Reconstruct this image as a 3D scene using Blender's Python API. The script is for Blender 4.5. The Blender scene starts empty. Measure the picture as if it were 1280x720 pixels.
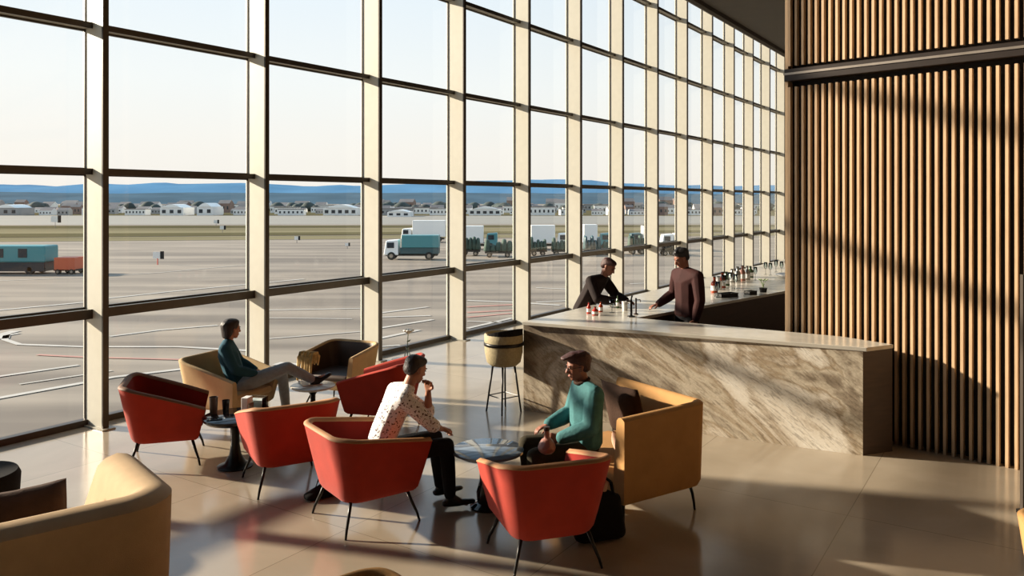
import bpy, bmesh, math, random
from mathutils import Vector, Matrix, noise
random.seed(7)
PI = math.pi
SC = bpy.context.scene
COL = SC.collection
H = 2.55          # camera height above the lounge floor
APZ = -5.0        # apron level outside
def at(px, py, z=0.0):
    Y = (H - z) * 1000.0 / (py - 250.0)
    return Vector(((px - 640) * Y / 1000.0, Y, z))
def R(d): return math.radians(d)
# ---------------------------------------------------------------- materials
def srgb(r, g, b):
    f = lambda c: (c / 255 / 12.92) if c <= 10 else ((c / 255 + .055) / 1.055) ** 2.4
    return (f(r), f(g), f(b), 1)
def mat(name, col, rough=.6, metal=0.0, var=.12, scale=8.0, bump=0.0, bscale=120.0, spec=.5, stretch=(1, 1, 1), emis=None, sheen=0):
    m = bpy.data.materials.new(name); m.use_nodes = True
    nt = m.node_tree; N = nt.nodes; L = nt.links
    b = N['Principled BSDF']
    b.inputs['Roughness'].default_value = rough
    b.inputs['Metallic'].default_value = metal
    b.inputs['Specular IOR Level'].default_value = spec
    if sheen: b.inputs['Sheen Weight'].default_value = sheen
    tc = N.new('ShaderNodeTexCoord'); mp = N.new('ShaderNodeMapping')
    mp.inputs['Scale'].default_value = stretch
    L.new(tc.outputs['Object'], mp.inputs['Vector'])
    nz = N.new('ShaderNodeTexNoise'); nz.inputs['Scale'].default_value = scale; nz.inputs['Detail'].default_value = 4
    L.new(mp.outputs[0], nz.inputs['Vector'])
    cr = N.new('ShaderNodeValToRGB')
    lo = [c * (1 - var) for c in col[:3]] + [1]; hi = [min(1, c * (1 + var)) for c in col[:3]] + [1]
    cr.color_ramp.elements[0].position = .3; cr.color_ramp.elements[0].color = lo
    cr.color_ramp.elements[1].position = .7; cr.color_ramp.elements[1].color = hi
    L.new(nz.outputs['Fac'], cr.inputs[0]); L.new(cr.outputs[0], b.inputs['Base Color'])
    if bump:
        n2 = N.new('ShaderNodeTexNoise'); n2.inputs['Scale'].default_value = bscale; n2.inputs['Detail'].default_value = 3
        L.new(mp.outputs[0], n2.inputs['Vector'])
        bp = N.new('ShaderNodeBump'); bp.inputs['Strength'].default_value = bump; bp.inputs['Distance'].default_value = .01
        L.new(n2.outputs['Fac'], bp.inputs['Height']); L.new(bp.outputs[0], b.inputs['Normal'])
    if emis:
        b.inputs['Emission Color'].default_value = col; b.inputs['Emission Strength'].default_value = emis
    return m
M = {}
M['fin'] = mat('cream_painted_metal', srgb(196, 192, 178), .5, var=.03)
M['bronze'] = mat('dark_bronze_metal', srgb(58, 50, 42), .4, .3, var=.1)
M['transom'] = mat('pale_grey_metal', srgb(150, 146, 134), .4, .1, var=.04)
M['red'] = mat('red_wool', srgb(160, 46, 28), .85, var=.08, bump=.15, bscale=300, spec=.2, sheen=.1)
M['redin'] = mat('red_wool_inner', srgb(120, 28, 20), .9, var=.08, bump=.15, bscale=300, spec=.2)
M['trim'] = mat('tan_piping', srgb(160, 112, 70), .7, var=.1)
M['browntrim'] = mat('brown_piping', srgb(112, 78, 54), .7, var=.1)
M['cream'] = mat('cream_wool', srgb(190, 162, 122), .85, var=.06, bump=.15, bscale=260, spec=.2)
M['olive'] = mat('brown_leather', srgb(66, 46, 32), .55, var=.15, bump=.1, bscale=60)
M['tan'] = mat('tan_wool', srgb(178, 134, 84), .85, var=.06, bump=.2, bscale=220, spec=.2)
M['beige'] = mat('beige_wool', srgb(176, 150, 118), .85, var=.06, bump=.2, bscale=220, spec=.2)
M['blackmetal'] = mat('black_metal', srgb(26, 24, 22), .35, .5, var=.1)
M['blackgloss'] = mat('black_lacquer', srgb(30, 28, 30), .12, var=.1)
M['blackcloth'] = mat('black_cloth', srgb(20, 18, 18), .9, var=.2, bump=.2, bscale=150, spec=.2)
M['browncloth'] = mat('dark_brown_cloth', srgb(62, 44, 34), .9, var=.2, bump=.3, bscale=60, spec=.2)
M['glasstop'] = mat('blue_grey_glass_top', srgb(96, 108, 122), .08, var=.05, spec=.9)
M['paletop'] = mat('pale_laminate', srgb(200, 196, 188), .25, var=.05)
M['skin'] = mat('skin', srgb(170, 116, 90), .55, var=.06, scale=20)
M['skin2'] = mat('skin_tanned', srgb(136, 84, 62), .55, var=.06, scale=20)
M['hair'] = mat('dark_brown_hair', srgb(38, 24, 20), .55, var=.3, scale=60, bump=.6, bscale=90, stretch=(1, 1, .25))
M['hair2'] = mat('black_hair', srgb(22, 17, 16), .5, var=.3, scale=60, bump=.6, bscale=90, stretch=(1, 1, .25))
M['hair3'] = mat('reddish_brown_hair', srgb(64, 30, 24), .55, var=.3, scale=60, bump=.6, bscale=90)
M['eye'] = mat('dark_eye', srgb(30, 22, 20), .2)
M['lip'] = mat('lip', srgb(150, 84, 72), .5)
M['teal'] = mat('teal_fleece', srgb(66, 112, 114), .8, var=.15, scale=14, bump=.3, bscale=40, spec=.2)
M['navyteal'] = mat('dark_teal_cotton', srgb(42, 80, 96), .85, var=.12, bump=.2, bscale=60, spec=.2)
M['jeans'] = mat('grey_denim', srgb(150, 156, 162), .85, var=.12, scale=20, bump=.2, bscale=90, spec=.2)
M['darktrouser'] = mat('dark_trouser_cloth', srgb(24, 22, 24), .85, var=.15, bump=.2, bscale=90, spec=.2)
M['olivetrouser'] = mat('dark_olive_trouser_cloth', srgb(58, 52, 38), .85, var=.15, bump=.2, bscale=90, spec=.2)
M['shoe'] = mat('black_shoe_leather', srgb(22, 19, 18), .35)
M['staffshirt'] = mat('black_staff_shirt', srgb(34, 24, 22), .8, var=.15, bump=.2, bscale=60, spec=.2)
M['staffred'] = mat('dark_maroon_shirt', srgb(52, 24, 22), .8, var=.15, bump=.2, bscale=60, spec=.2)
M['pinkcloth'] = mat('pale_pink_cloth', srgb(214, 170, 142), .85, var=.12, scale=12, bump=.3, bscale=30)
M['white'] = mat('white_card', srgb(226, 224, 220), .6, var=.04)
M['wood'] = mat('light_oak', srgb(184, 154, 120), .5, var=.14, scale=5, stretch=(6, 6, .6), bump=.08, bscale=60)
M['woodback'] = mat('black_felt_backing', srgb(20, 15, 12), .8, var=.2)
M['beam'] = mat('dark_steel_beam', srgb(44, 36, 32), .4, .4)
M['metalstrip'] = mat('worn_steel_strip', srgb(150, 140, 130), .35, .7)
M['soffit'] = mat('dark_brown_soffit', srgb(50, 40, 30), .6, var=.2, scale=3)
M['ceil'] = mat('ceiling_plaster', srgb(70, 62, 52), .8, var=.04)
M['wall'] = mat('warm_dark_plaster', srgb(50, 40, 30), .8, var=.05)
M['top'] = mat('pale_stone_worktop', srgb(186, 180, 168), .22, var=.08, scale=6)
M['darkwood'] = mat('dark_walnut', srgb(54, 34, 22), .5, var=.25, scale=4, stretch=(1, 1, 8))
M['wicker'] = mat('beige_woven_leather', srgb(160, 146, 112), .7, var=.15, scale=40, bump=.4, bscale=90)
M['amber'] = mat('amber_bottle_glass', srgb(150, 60, 30), .12, var=.1)
M['redglass'] = mat('red_bottle_glass', srgb(170, 46, 34), .12, var=.1)
M['greenglass'] = mat('green_bottle_glass', srgb(70, 90, 60), .12, var=.1)
M['chrome'] = mat('brushed_chrome', srgb(180, 178, 172), .2, .9)
M['leaf'] = mat('green_leaf', srgb(110, 130, 80), .6, var=.2)
M['petal'] = mat('white_petal', srgb(240, 238, 230), .6, var=.04)
M['gourd'] = mat('dusty_pink_ceramic', srgb(168, 116, 100), .4, var=.08)
M['straw'] = mat('straw_fibre', srgb(196, 160, 100), .8, var=.25, scale=30)
M['whitepaint'] = mat('white_vehicle_paint', srgb(235, 235, 232), .4, var=.03)
M['tealpaint'] = mat('teal_vehicle_paint', srgb(66, 134, 140), .4, var=.05)
M['darkteal'] = mat('dark_teal_vehicle_paint', srgb(44, 78, 84), .4, var=.08)
M['orangepaint'] = mat('orange_vehicle_paint', srgb(196, 92, 58), .5, var=.05)
M['greentarp'] = mat('dark_green_tarpaulin', srgb(56, 78, 68), .8, var=.3, scale=3, bump=.5, bscale=4)
M['tyre'] = mat('black_tyre', srgb(26, 26, 26), .8)
M['vglass'] = mat('dark_vehicle_glass', srgb(34, 46, 56), .1)
M['housewhite'] = mat('white_render', srgb(232, 230, 226), .7, var=.05, scale=.2)
M['housegrey'] = mat('grey_render', srgb(150, 150, 150), .7, var=.1, scale=.2)
M['housebrown'] = mat('brown_render', srgb(130, 106, 96), .7, var=.1, scale=.2)
M['roof'] = mat('grey_roof', srgb(112, 108, 108), .7, var=.1, scale=.2)
M['tree'] = mat('dark_tree_foliage', srgb(62, 72, 70), .9, var=.3, scale=.1)
M['hill'] = mat('haze_blue_forest_hill', srgb(88, 128, 160), .95, var=.12, scale=.004, spec=0)  # distance haze painted into the hill colour as blue
M['hill2'] = mat('haze_grey_forest_slope', srgb(78, 98, 112), .95, var=.15, scale=.01, spec=0)  # nearer ridge, forest with haze mixed into its blue-grey base colour
M['red_tail'] = mat('signal_red', srgb(190, 60, 50), .6)

def glass_mat(name, tint=(.97, .985, .98, 1), refl=.06):
    m = bpy.data.materials.new(name); m.use_nodes = True
    nt = m.node_tree; N = nt.nodes; L = nt.links
    N.remove(N['Principled BSDF'])
    o = N['Material Output']
    t = N.new('ShaderNodeBsdfTransparent'); t.inputs[0].default_value = tint
    g = N.new('ShaderNodeBsdfGlossy'); g.inputs['Roughness'].default_value = .02
    lw = N.new('ShaderNodeFresnel'); lw.inputs[0].default_value = 1.35
    mx = N.new('ShaderNodeMixShader')
    L.new(lw.outputs[0], mx.inputs[0]); L.new(t.outputs[0], mx.inputs[1]); L.new(g.outputs[0], mx.inputs[2])
    L.new(mx.outputs[0], o.inputs[0])
    return m
M['glass'] = glass_mat('window_glass')
M['drinkglass'] = glass_mat('drinking_glass', (.86, .9, .9, 1))

def shirt_mat():
    m = mat('white_shirt_dark_print', srgb(232, 228, 226), .8, var=.03, bump=.2, bscale=60, spec=.2)
    nt = m.node_tree; N = nt.nodes; L = nt.links; b = N['Principled BSDF']
    tc = N.new('ShaderNodeTexCoord'); v = N.new('ShaderNodeTexNoise'); v.inputs['Scale'].default_value = 55; v.inputs['Detail'].default_value = 2
    L.new(tc.outputs['Object'], v.inputs['Vector'])
    cr = N.new('ShaderNodeValToRGB'); cr.color_ramp.interpolation = 'CONSTANT'
    cr.color_ramp.elements[0].color = srgb(232, 228, 226); cr.color_ramp.elements[1].color = srgb(90, 70, 74); cr.color_ramp.elements[1].position = .60
    L.new(v.outputs['Fac'], cr.inputs[0]); L.new(cr.outputs[0], b.inputs['Base Color'])
    return m
M['printshirt'] = shirt_mat()

def stone_mat():
    m = bpy.data.materials.new('veined_granite'); m.use_nodes = True
    nt = m.node_tree; N = nt.nodes; L = nt.links; b = N['Principled BSDF']
    b.inputs['Roughness'].default_value = .35
    tc = N.new('ShaderNodeTexCoord')
    rot = N.new('ShaderNodeMapping'); rot.inputs['Rotation'].default_value = (0, R(-37), 0)
    L.new(tc.outputs['Object'], rot.inputs['Vector'])
    mp = N.new('ShaderNodeMapping'); mp.inputs['Scale'].default_value = (.5, .6, 1.35)
    L.new(rot.outputs[0], mp.inputs['Vector'])
    n1 = N.new('ShaderNodeTexNoise'); n1.inputs['Scale'].default_value = .95; n1.inputs['Detail'].default_value = 8; n1.inputs['Roughness'].default_value = .55; n1.inputs['Distortion'].default_value = 1.3
    L.new(mp.outputs[0], n1.inputs['Vector'])
    cr = N.new('ShaderNodeValToRGB'); e = cr.color_ramp.elements
    e[0].position = .34; e[0].color = srgb(92, 80, 68)
    e[1].position = .43; e[1].color = srgb(142, 128, 110)
    for p, c in ((.49, (194, 182, 162)), (.53, (158, 140, 116)), (.58, (214, 204, 188)), (.68, (232, 226, 214))):
        x = e.new(p); x.color = srgb(*c)
    L.new(n1.outputs['Fac'], cr.inputs[0])
    mp2 = N.new('ShaderNodeMapping'); mp2.inputs['Scale'].default_value = (2.2, 2.2, 12)
    L.new(rot.outputs[0], mp2.inputs['Vector'])
    n2 = N.new('ShaderNodeTexNoise'); n2.inputs['Scale'].default_value = 3; n2.inputs['Detail'].default_value = 6; n2.inputs['Distortion'].default_value = 1.0
    L.new(mp2.outputs[0], n2.inputs['Vector'])
    cr2 = N.new('ShaderNodeValToRGB'); e2 = cr2.color_ramp.elements
    e2[0].position = .36; e2[0].color = (.26, .22, .18, 1); e2[1].position = .5; e2[1].color = (1, 1, 1, 1)
    L.new(n2.outputs['Fac'], cr2.inputs[0])
    mx = N.new('ShaderNodeMixRGB'); mx.blend_type = 'MULTIPLY'; mx.inputs[0].default_value = .5
    L.new(cr.outputs[0], mx.inputs[1]); L.new(cr2.outputs[0], mx.inputs[2])
    n3 = N.new('ShaderNodeTexNoise'); n3.inputs['Scale'].default_value = 45; n3.inputs['Detail'].default_value = 3
    L.new(tc.outputs['Object'], n3.inputs['Vector'])
    mx2 = N.new('ShaderNodeMixRGB'); mx2.blend_type = 'OVERLAY'; mx2.inputs[0].default_value = .3
    L.new(mx.outputs[0], mx2.inputs[1]); L.new(n3.outputs['Fac'], mx2.inputs[2])
    L.new(mx2.outputs[0], b.inputs['Base Color'])
    return m
M['stone'] = stone_mat()

def floor_mat():
    m = bpy.data.materials.new('polished_stone_floor'); m.use_nodes = True
    nt = m.node_tree; N = nt.nodes; L = nt.links; b = N['Principled BSDF']
    tc = N.new('ShaderNodeTexCoord')
    mp = N.new('ShaderNodeMapping'); mp.inputs['Rotation'].default_value = (0, 0, R(-57)); mp.inputs['Location'].default_value = (.3, .35, 0)
    L.new(tc.outputs['Object'], mp.inputs['Vector'])
    br = N.new('ShaderNodeTexBrick'); br.offset = 0; br.inputs['Scale'].default_value = 1
    br.inputs['Mortar Size'].default_value = .004; br.inputs['Brick Width'].default_value = 2.4; br.inputs['Row Height'].default_value = 1.6
    br.inputs['Color1'].default_value = srgb(172, 160, 142); br.inputs['Color2'].default_value = srgb(164, 152, 134); br.inputs['Mortar'].default_value = srgb(136, 124, 106)
    L.new(mp.outputs[0], br.inputs['Vector'])
    nz = N.new('ShaderNodeTexNoise'); nz.inputs['Scale'].default_value = 1.2; nz.inputs['Detail'].default_value = 6; nz.inputs['Distortion'].default_value = .6
    L.new(tc.outputs['Object'], nz.inputs['Vector'])
    cr = N.new('ShaderNodeValToRGB'); cr.color_ramp.elements[0].position = .3; cr.color_ramp.elements[0].color = (.8, .78, .75, 1); cr.color_ramp.elements[1].position = .7; cr.color_ramp.elements[1].color = (1, 1, 1, 1)
    L.new(nz.outputs['Fac'], cr.inputs[0])
    mx = N.new('ShaderNodeMixRGB'); mx.blend_type = 'MULTIPLY'; mx.inputs[0].default_value = 1
    L.new(br.outputs['Color'], mx.inputs[1]); L.new(cr.outputs[0], mx.inputs[2])
    L.new(mx.outputs[0], b.inputs['Base Color'])
    b.inputs['Roughness'].default_value = .16
    b.inputs['IOR'].default_value = 1.65
    return m
M['floor'] = floor_mat()

def apron_mat():
    m = bpy.data.materials.new('worn_concrete_apron'); m.use_nodes = True
    nt = m.node_tree; N = nt.nodes; L = nt.links; b = N['Principled BSDF']
    b.inputs['Roughness'].default_value = .8
    tc = N.new('ShaderNodeTexCoord')
    mp = N.new('ShaderNodeMapping'); mp.inputs['Rotation'].default_value = (0, 0, R(8)); mp.inputs['Scale'].default_value = (.02, .16, 1)
    L.new(tc.outputs['Object'], mp.inputs['Vector'])
    nz = N.new('ShaderNodeTexNoise'); nz.inputs['Scale'].default_value = 1.6; nz.inputs['Detail'].default_value = 7
    L.new(mp.outputs[0], nz.inputs['Vector'])
    cr = N.new('ShaderNodeValToRGB'); e = cr.color_ramp.elements
    e[0].position = .36; e[0].color = srgb(100, 90, 80); e[1].position = .64; e[1].color = srgb(142, 130, 116)
    L.new(nz.outputs['Fac'], cr.inputs[0]); L.new(cr.outputs[0], b.inputs['Base Color'])
    return m
M['apron'] = apron_mat()
M['paintwhite'] = mat('worn_white_road_paint', srgb(176, 170, 162), .7, var=.12, scale=.5)
M['paintpink'] = mat('faded_red_road_paint', srgb(170, 122, 110), .7, var=.12, scale=.5)
M['concrete'] = mat('pale_taxiway_concrete', srgb(132, 128, 120), .8, var=.06, scale=.05, stretch=(.2, 1, 1))
M['grass'] = mat('dry_airfield_grass', srgb(128, 120, 96), .95, var=.2, scale=.05, stretch=(.15, 1, 1), spec=0)
M['grassdark'] = mat('dark_airfield_grass', srgb(98, 92, 70), .95, var=.2, scale=.05, stretch=(.15, 1, 1), spec=0)

# ---------------------------------------------------------------- mesh helpers
def finish(name, bm, m, parent=None, smooth=False, loc=None, rot=None, bevel=0, sub=0, kind=None):
    me = bpy.data.meshes.new(name)
    bmesh.ops.recalc_face_normals(bm, faces=bm.faces)
    bm.to_mesh(me); bm.free()
    o = bpy.data.objects.new(name, me); COL.objects.link(o)
    for x in (m if isinstance(m, (list, tuple)) else [m]): me.materials.append(x)
    if smooth:
        for p in me.polygons: p.use_smooth = True
    if parent is not None: o.parent = parent
    if loc is not None: o.location = loc
    if rot is not None: o.rotation_euler = (0, 0, rot)
    if bevel:
        b = o.modifiers.new('Bevel', 'BEVEL'); b.width = bevel; b.segments = 2; b.limit_method = 'ANGLE'
    if sub:
        s = o.modifiers.new('Subdiv', 'SUBSURF'); s.levels = sub; s.render_levels = sub
    if kind: o['kind'] = kind
    return o
def bake(o):
    dg = bpy.context.evaluated_depsgraph_get(); dg.update()
    me = bpy.data.meshes.new_from_object(o.evaluated_get(dg))
    o.modifiers.clear(); o.data = me
    return o
def autosmooth(o, ang=40):
    me = o.data
    for p in me.polygons: p.use_smooth = True
    me.set_sharp_from_angle(angle=R(ang))
def thing(name, label, cat, loc=(0, 0, 0), rotz=0, group=None):
    o = bpy.data.objects.new(name, None); COL.objects.link(o); o.empty_display_size = .1
    o.location = loc; o.rotation_euler = (0, 0, rotz); o['label'] = label; o['category'] = cat
    if group: o['group'] = group
    return o
def tag(o, label, cat, group=None, kind=None):
    o['label'] = label; o['category'] = cat
    if group: o['group'] = group
    if kind: o['kind'] = kind
    return o
def struct(name, bm, m, parent=None, **k):
    o = finish(name, bm, m, parent, **k); o['kind'] = 'structure'
    return o
def box(bm, x0, x1, y0, y1, z0, z1, mi=0, mx=None):
    vs = [Vector((x, y, z)) for x in (x0, x1) for y in (y0, y1) for z in (z0, z1)]
    if mx is not None: vs = [mx @ v for v in vs]
    v = [bm.verts.new(p) for p in vs]
    fs = [bm.faces.new([v[i] for i in f]) for f in ((0, 1, 3, 2), (4, 6, 7, 5), (0, 4, 5, 1), (2, 3, 7, 6), (0, 2, 6, 4), (1, 5, 7, 3))]
    for f in fs: f.material_index = mi
    return fs
def prism(bm, pts, z0, z1, mi=0):
    a = [bm.verts.new((p[0], p[1], z0)) for p in pts]; b = [bm.verts.new((p[0], p[1], z1)) for p in pts]
    n = len(pts)
    f1 = bm.faces.new(list(reversed(a))); f2 = bm.faces.new(b); f1.material_index = f2.material_index = mi
    for i in range(n):
        f = bm.faces.new((a[i], a[(i + 1) % n], b[(i + 1) % n], b[i])); f.material_index = mi
def lathe(bm, prof, n=24, c=(0, 0, 0)):
    rings = []
    for r, z in prof:
        if r < 1e-5: rings.append([bm.verts.new((c[0], c[1], c[2] + z))])
        else: rings.append([bm.verts.new((c[0] + r * math.cos(2 * PI * i / n), c[1] + r * math.sin(2 * PI * i / n), c[2] + z)) for i in range(n)])
    for a, b in zip(rings, rings[1:]):
        for i in range(n):
            j = (i + 1) % n
            if len(a) == 1 and len(b) > 1: bm.faces.new((a[0], b[j], b[i]))
            elif len(b) == 1 and len(a) > 1: bm.faces.new((a[i], a[j], b[0]))
            elif len(a) > 1: bm.faces.new((a[i], a[j], b[j], b[i]))
def tube(bm, pts, r, n=8):
    pts = [Vector(p) for p in pts]; rs = r if isinstance(r, (list, tuple)) else [r] * len(pts)
    rings = []
    for i, p in enumerate(pts):
        d = (pts[min(i + 1, len(pts) - 1)] - pts[max(i - 1, 0)]).normalized()
        up = Vector((0, 0, 1)) if abs(d.z) < .9 else Vector((1, 0, 0))
        u = d.cross(up).normalized(); v = d.cross(u)
        rings.append([bm.verts.new(p + (u * math.cos(2 * PI * k / n) + v * math.sin(2 * PI * k / n)) * rs[i]) for k in range(n)])
    for a, b in zip(rings, rings[1:]):
        for k in range(n): bm.faces.new((a[k], a[(k + 1) % n], b[(k + 1) % n], b[k]))
    bm.faces.new(rings[0]); bm.faces.new(list(reversed(rings[-1])))
_ico = None
def icopts():
    global _ico
    if _ico is None:
        b = bmesh.new(); bmesh.ops.create_icosphere(b, subdivisions=2, radius=1); _ico = [v.co.copy() for v in b.verts]; b.free()
    return _ico
def hull(bm, blobs):
    """convex hull of ellipsoids: (centre, radii or float, 3x3 matrix or None)"""
    t = bmesh.new()
    for b in blobs:
        c = Vector(b[0]); r = b[1]; mx = b[2] if len(b) > 2 else None
        r = Vector((r, r, r)) if isinstance(r, (int, float)) else Vector(r)
        for p in icopts():
            q = Vector((p.x * r.x, p.y * r.y, p.z * r.z))
            if mx is not None: q = mx @ q
            t.verts.new(c + q)
    res = bmesh.ops.convex_hull(t, input=t.verts)
    hv = {}
    for f in t.faces:
        vs = []
        for v in f.verts:
            if v.index not in hv or True:
                k = (round(v.co.x, 6), round(v.co.y, 6), round(v.co.z, 6))
                if k not in hv: hv[k] = bm.verts.new(v.co)
                vs.append(hv[k])
        try: bm.faces.new(vs)
        except ValueError: pass
    t.free()
def limb(bm, pts, rs):
    for i in range(len(pts) - 1): hull(bm, [(pts[i], rs[i]), (pts[i + 1], rs[i + 1])])
def remeshed(name, bm, m, parent, voxel=.01, smooth=3, fac=.5):
    o = finish(name, bm, m, parent)
    r = o.modifiers.new('Remesh', 'REMESH'); r.mode = 'VOXEL'; r.voxel_size = voxel; r.use_smooth_shade = True
    if smooth:
        s = o.modifiers.new('Smooth', 'SMOOTH'); s.factor = fac; s.iterations = smooth
    bake(o)
    for p in o.data.polygons: p.use_smooth = True
    return o
def copy_tree(o, parent=None):
    c = o.copy(); COL.objects.link(c)
    if parent is not None: c.parent = parent
    for ch in [x for x in bpy.data.objects if x.parent == o]: copy_tree(ch, c)
    return c

# ---------------------------------------------------------------- camera
cam = bpy.data.cameras.new('camera'); co = bpy.data.objects.new('camera', cam); COL.objects.link(co)
cam.lens = 28.125; cam.sensor_width = 36; cam.shift_y = -110 / 1280; cam.clip_end = 20000; cam.clip_start = .05
co.location = (0, 0, H); co.rotation_euler = (PI / 2, 0, 0); SC.camera = co
SC.view_settings.view_transform = 'Standard'; SC.view_settings.look = 'None'; SC.view_settings.gamma = 1
SC.view_settings.use_curve_mapping = False; SC.view_settings.exposure = 0.22

# ---------------------------------------------------------------- sky + sun
w = bpy.data.worlds.new('sky'); SC.world = w; w.use_nodes = True
N = w.node_tree.nodes; L = w.node_tree.links; bg = N['Background']
tc = N.new('ShaderNodeTexCoord'); sx = N.new('ShaderNodeSeparateXYZ'); cr = N.new('ShaderNodeValToRGB')
L.new(tc.outputs['Generated'], sx.inputs[0]); L.new(sx.outputs['Z'], cr.inputs[0]); L.new(cr.outputs[0], bg.inputs[0])
e = cr.color_ramp.elements
e[0].position = 0; e[0].color = srgb(240, 234, 226); e[1].position = .6; e[1].color = srgb(170, 205, 235)
for p, c in ((.06, (243, 239, 232)), (.14, (240, 243, 242)), (.28, (226, 238, 248))):
    x = e.new(p); x.color = srgb(*c)
bg.inputs[1].default_value = .96
sun = bpy.data.lights.new('sun', 'SUN'); so = bpy.data.objects.new('sun', sun); COL.objects.link(so)
sun.energy = 11; sun.color = (1, .86, .68); sun.angle = R(1.6)
EL = R(18); sd = Vector((-.966 * math.cos(EL), .259 * math.cos(EL), math.sin(EL)))
so.rotation_euler = sd.to_track_quat('Z', 'Y').to_euler(); so.location = (-30, 10, 20)

# ---------------------------------------------------------------- window wall
WD = Vector((.5456, .838, 0)); WN = Vector((.838, -.5456, 0))   # along / into the room
P0 = Vector((-4.83, 9.10, 0)); BAY = 2.238
WROT = math.atan2(WD.y, WD.x)
ZT = [0.04, 1.27, 2.87, 4.51, 6.22, 7.98, 9.75]
def bay(k):
    n = k + 6
    root = bpy.data.objects.new('window_%d' % n, None); COL.objects.link(root)
    root.location = P0 + WD * BAY * k; root.rotation_euler = (0, 0, WROT); root['kind'] = 'structure'
    # local: x along wall, -y into the room
    b = bmesh.new(); box(b, -.03, .03, -.35, .03, 0, 9.9); mu = finish('mullion', b, M['fin'], root)
    b = bmesh.new(); box(b, -.034, .034, -.375, -.35, 0, 9.9); box(b, -.04, -.03, -.02, .0, 0, 9.9); box(b, .03, .04, -.02, 0, 0, 9.9); finish('mullion_cap', b, M['bronze'], mu)
    b = bmesh.new(); box(b, -.075, .075, -.44, .03, 0, .015); finish('mullion_foot', b, M['transom'], mu)
    for i, z in enumerate(ZT):
        b = bmesh.new()
        if i == 0: box(b, .03, BAY - .03, -.07, .03, 0, .07)
        else:
            h = .045 if i == 1 else .026
            box(b, .03, BAY - .03, -.15, .03, z - h, z + h)
        tr_ = finish('transom', b, M['bronze'] if i == 0 else M['transom'], root, bevel=.004)
        if i > 0:
            b = bmesh.new(); box(b, .03, BAY - .03, -.165, -.15, z - h - .008, z + h + .008); box(b, .03, BAY - .03, -.012, .03, z - h - .02, z + h + .02); finish('transom_cap', b, M['bronze'], tr_)
    b = bmesh.new()
    for z0, z1 in zip(ZT, ZT[1:]):
        v = [b.verts.new(p) for p in ((.03, 0, z0 + .04), (BAY - .03, 0, z0 + .04), (BAY - .03, 0, z1 - .04), (.03, 0, z1 - .04))]; b.faces.new(v)
    finish('glass_pane', b, M['glass'], root)
for k in range(-5, 19): bay(k)
b = bmesh.new(); box(b, -.03, .03, -.42, .03, 0, 9.9)
e_ = P0 + WD * BAY * 19
struct('trim_1', b, M['fin'], loc=e_, rot=WROT)

# ---------------------------------------------------------------- room shell
A = P0 + WD * BAY * -5; B = P0 + WD * BAY * 19
WR0 = Vector((5.9, 8.6, 0)); far = WR0 + WD * 33
poly = [(A.x - .1, A.y - .2), (B.x, B.y), (B.x + 9, B.y - 6), (14, 12), (9.5, 3), (9.5, -4), (A.x - .1, -4)]
b = bmesh.new(); prism(b, poly, -.25, 0); struct('floor', b, M['floor'])
b = bmesh.new(); prism(b, poly, 9.9, 10.1); struct('ceiling', b, M['ceil'])
def wallseg(name, p, q, z0, z1, m, t=.15):
    p = Vector((p[0], p[1], 0)); q = Vector((q[0], q[1], 0)); d = q - p
    b = bmesh.new(); box(b, 0, d.length, 0, t, z0, z1)
    return struct(name, b, m, loc=p, rot=math.atan2(d.y, d.x))
wallseg('wall_back', (A.x, -4), (9.5, -4), 0, 9.9, M['wall'])
wallseg('wall_left', (A.x, A.y), (A.x, -4), 0, 9.9, M['wall'])
wallseg('wall_right', (9.5, -4), (9.5, 3.0), 0, 9.9, M['wall'])
S0 = Vector((3.16, 9.16, 0)); SD = Vector((.71, -.704, 0)).normalized(); SL = 6.6
se = S0 + SD * SL
wallseg('wall_front', (9.5, 3.0), (se.x, se.y), 0, 9.9, M['wall'])
wallseg('wall_far', (B.x, B.y), (B.x + 6, B.y - 4), 0, 9.9, M['wall'])
sb = S0 + Vector((.30, .30, 0)) ; wr = sb + Vector((1.3, 0.5, 0))
wallseg('wall_bar', (sb + SD * 1.0).to_tuple(), (sb + SD * 1.0 + WD * 36).to_tuple(), 0, 9.9, M['wall'])
# soffit above the bar
b = bmesh.new(); e0 = Vector((2.05, 10.55, 0)); e1 = e0 + WD * 32; e2 = e1 + WN * 5; e3 = e0 + WN * 1.45 + WD * .0
prism(b, [(e0.x, e0.y), (e1.x, e1.y), (e2.x, e2.y), (e3.x + 1.2, e3.y + .9), (e3.x, e3.y + .75)], 5.4, 5.75); struct('trim_2', b, M['soffit'])
b = bmesh.new()
tube(b, [(e0 + WD * s).to_tuple()[:2] + (5.40,) for s in (0, 32)], .07); struct('trim_3', b, M['soffit'])

# ---------------------------------------------------------------- slatted screen
rs = math.atan2(SD.y, SD.x)
scr = thing('slatted_screen', 'tall wall screen of light oak slats over black backing, crossed by a dark beam', 'wall panel', S0, rs)
b = bmesh.new(); box(b, .0, SL, .115, .15, 0, 9.9); finish('backing_panel', b, M['woodback'], scr)
PITCH = .0775
lo = bmesh.new(); up = bmesh.new(); n = int(SL / PITCH)
for i in range(n):
    x = .004 + i * PITCH; ww = .027
    box(lo, x, x + ww, -.005, .055, .0, 3.84); box(up, x, x + ww, -.005, .055, 4.08, 9.9)
finish('lower_slats', lo, M['wood'], scr); finish('upper_slats', up, M['wood'], scr)
b = bmesh.new(); box(b, -.02, SL, -.06, .09, 3.90, 4.04); bm_ = finish('beam', b, M['beam'], scr, bevel=.006)
b = bmesh.new(); box(b, -.02, SL, -.072, -.058, 3.97, 3.995); finish('beam_rail', b, M['metalstrip'], bm_)
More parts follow.
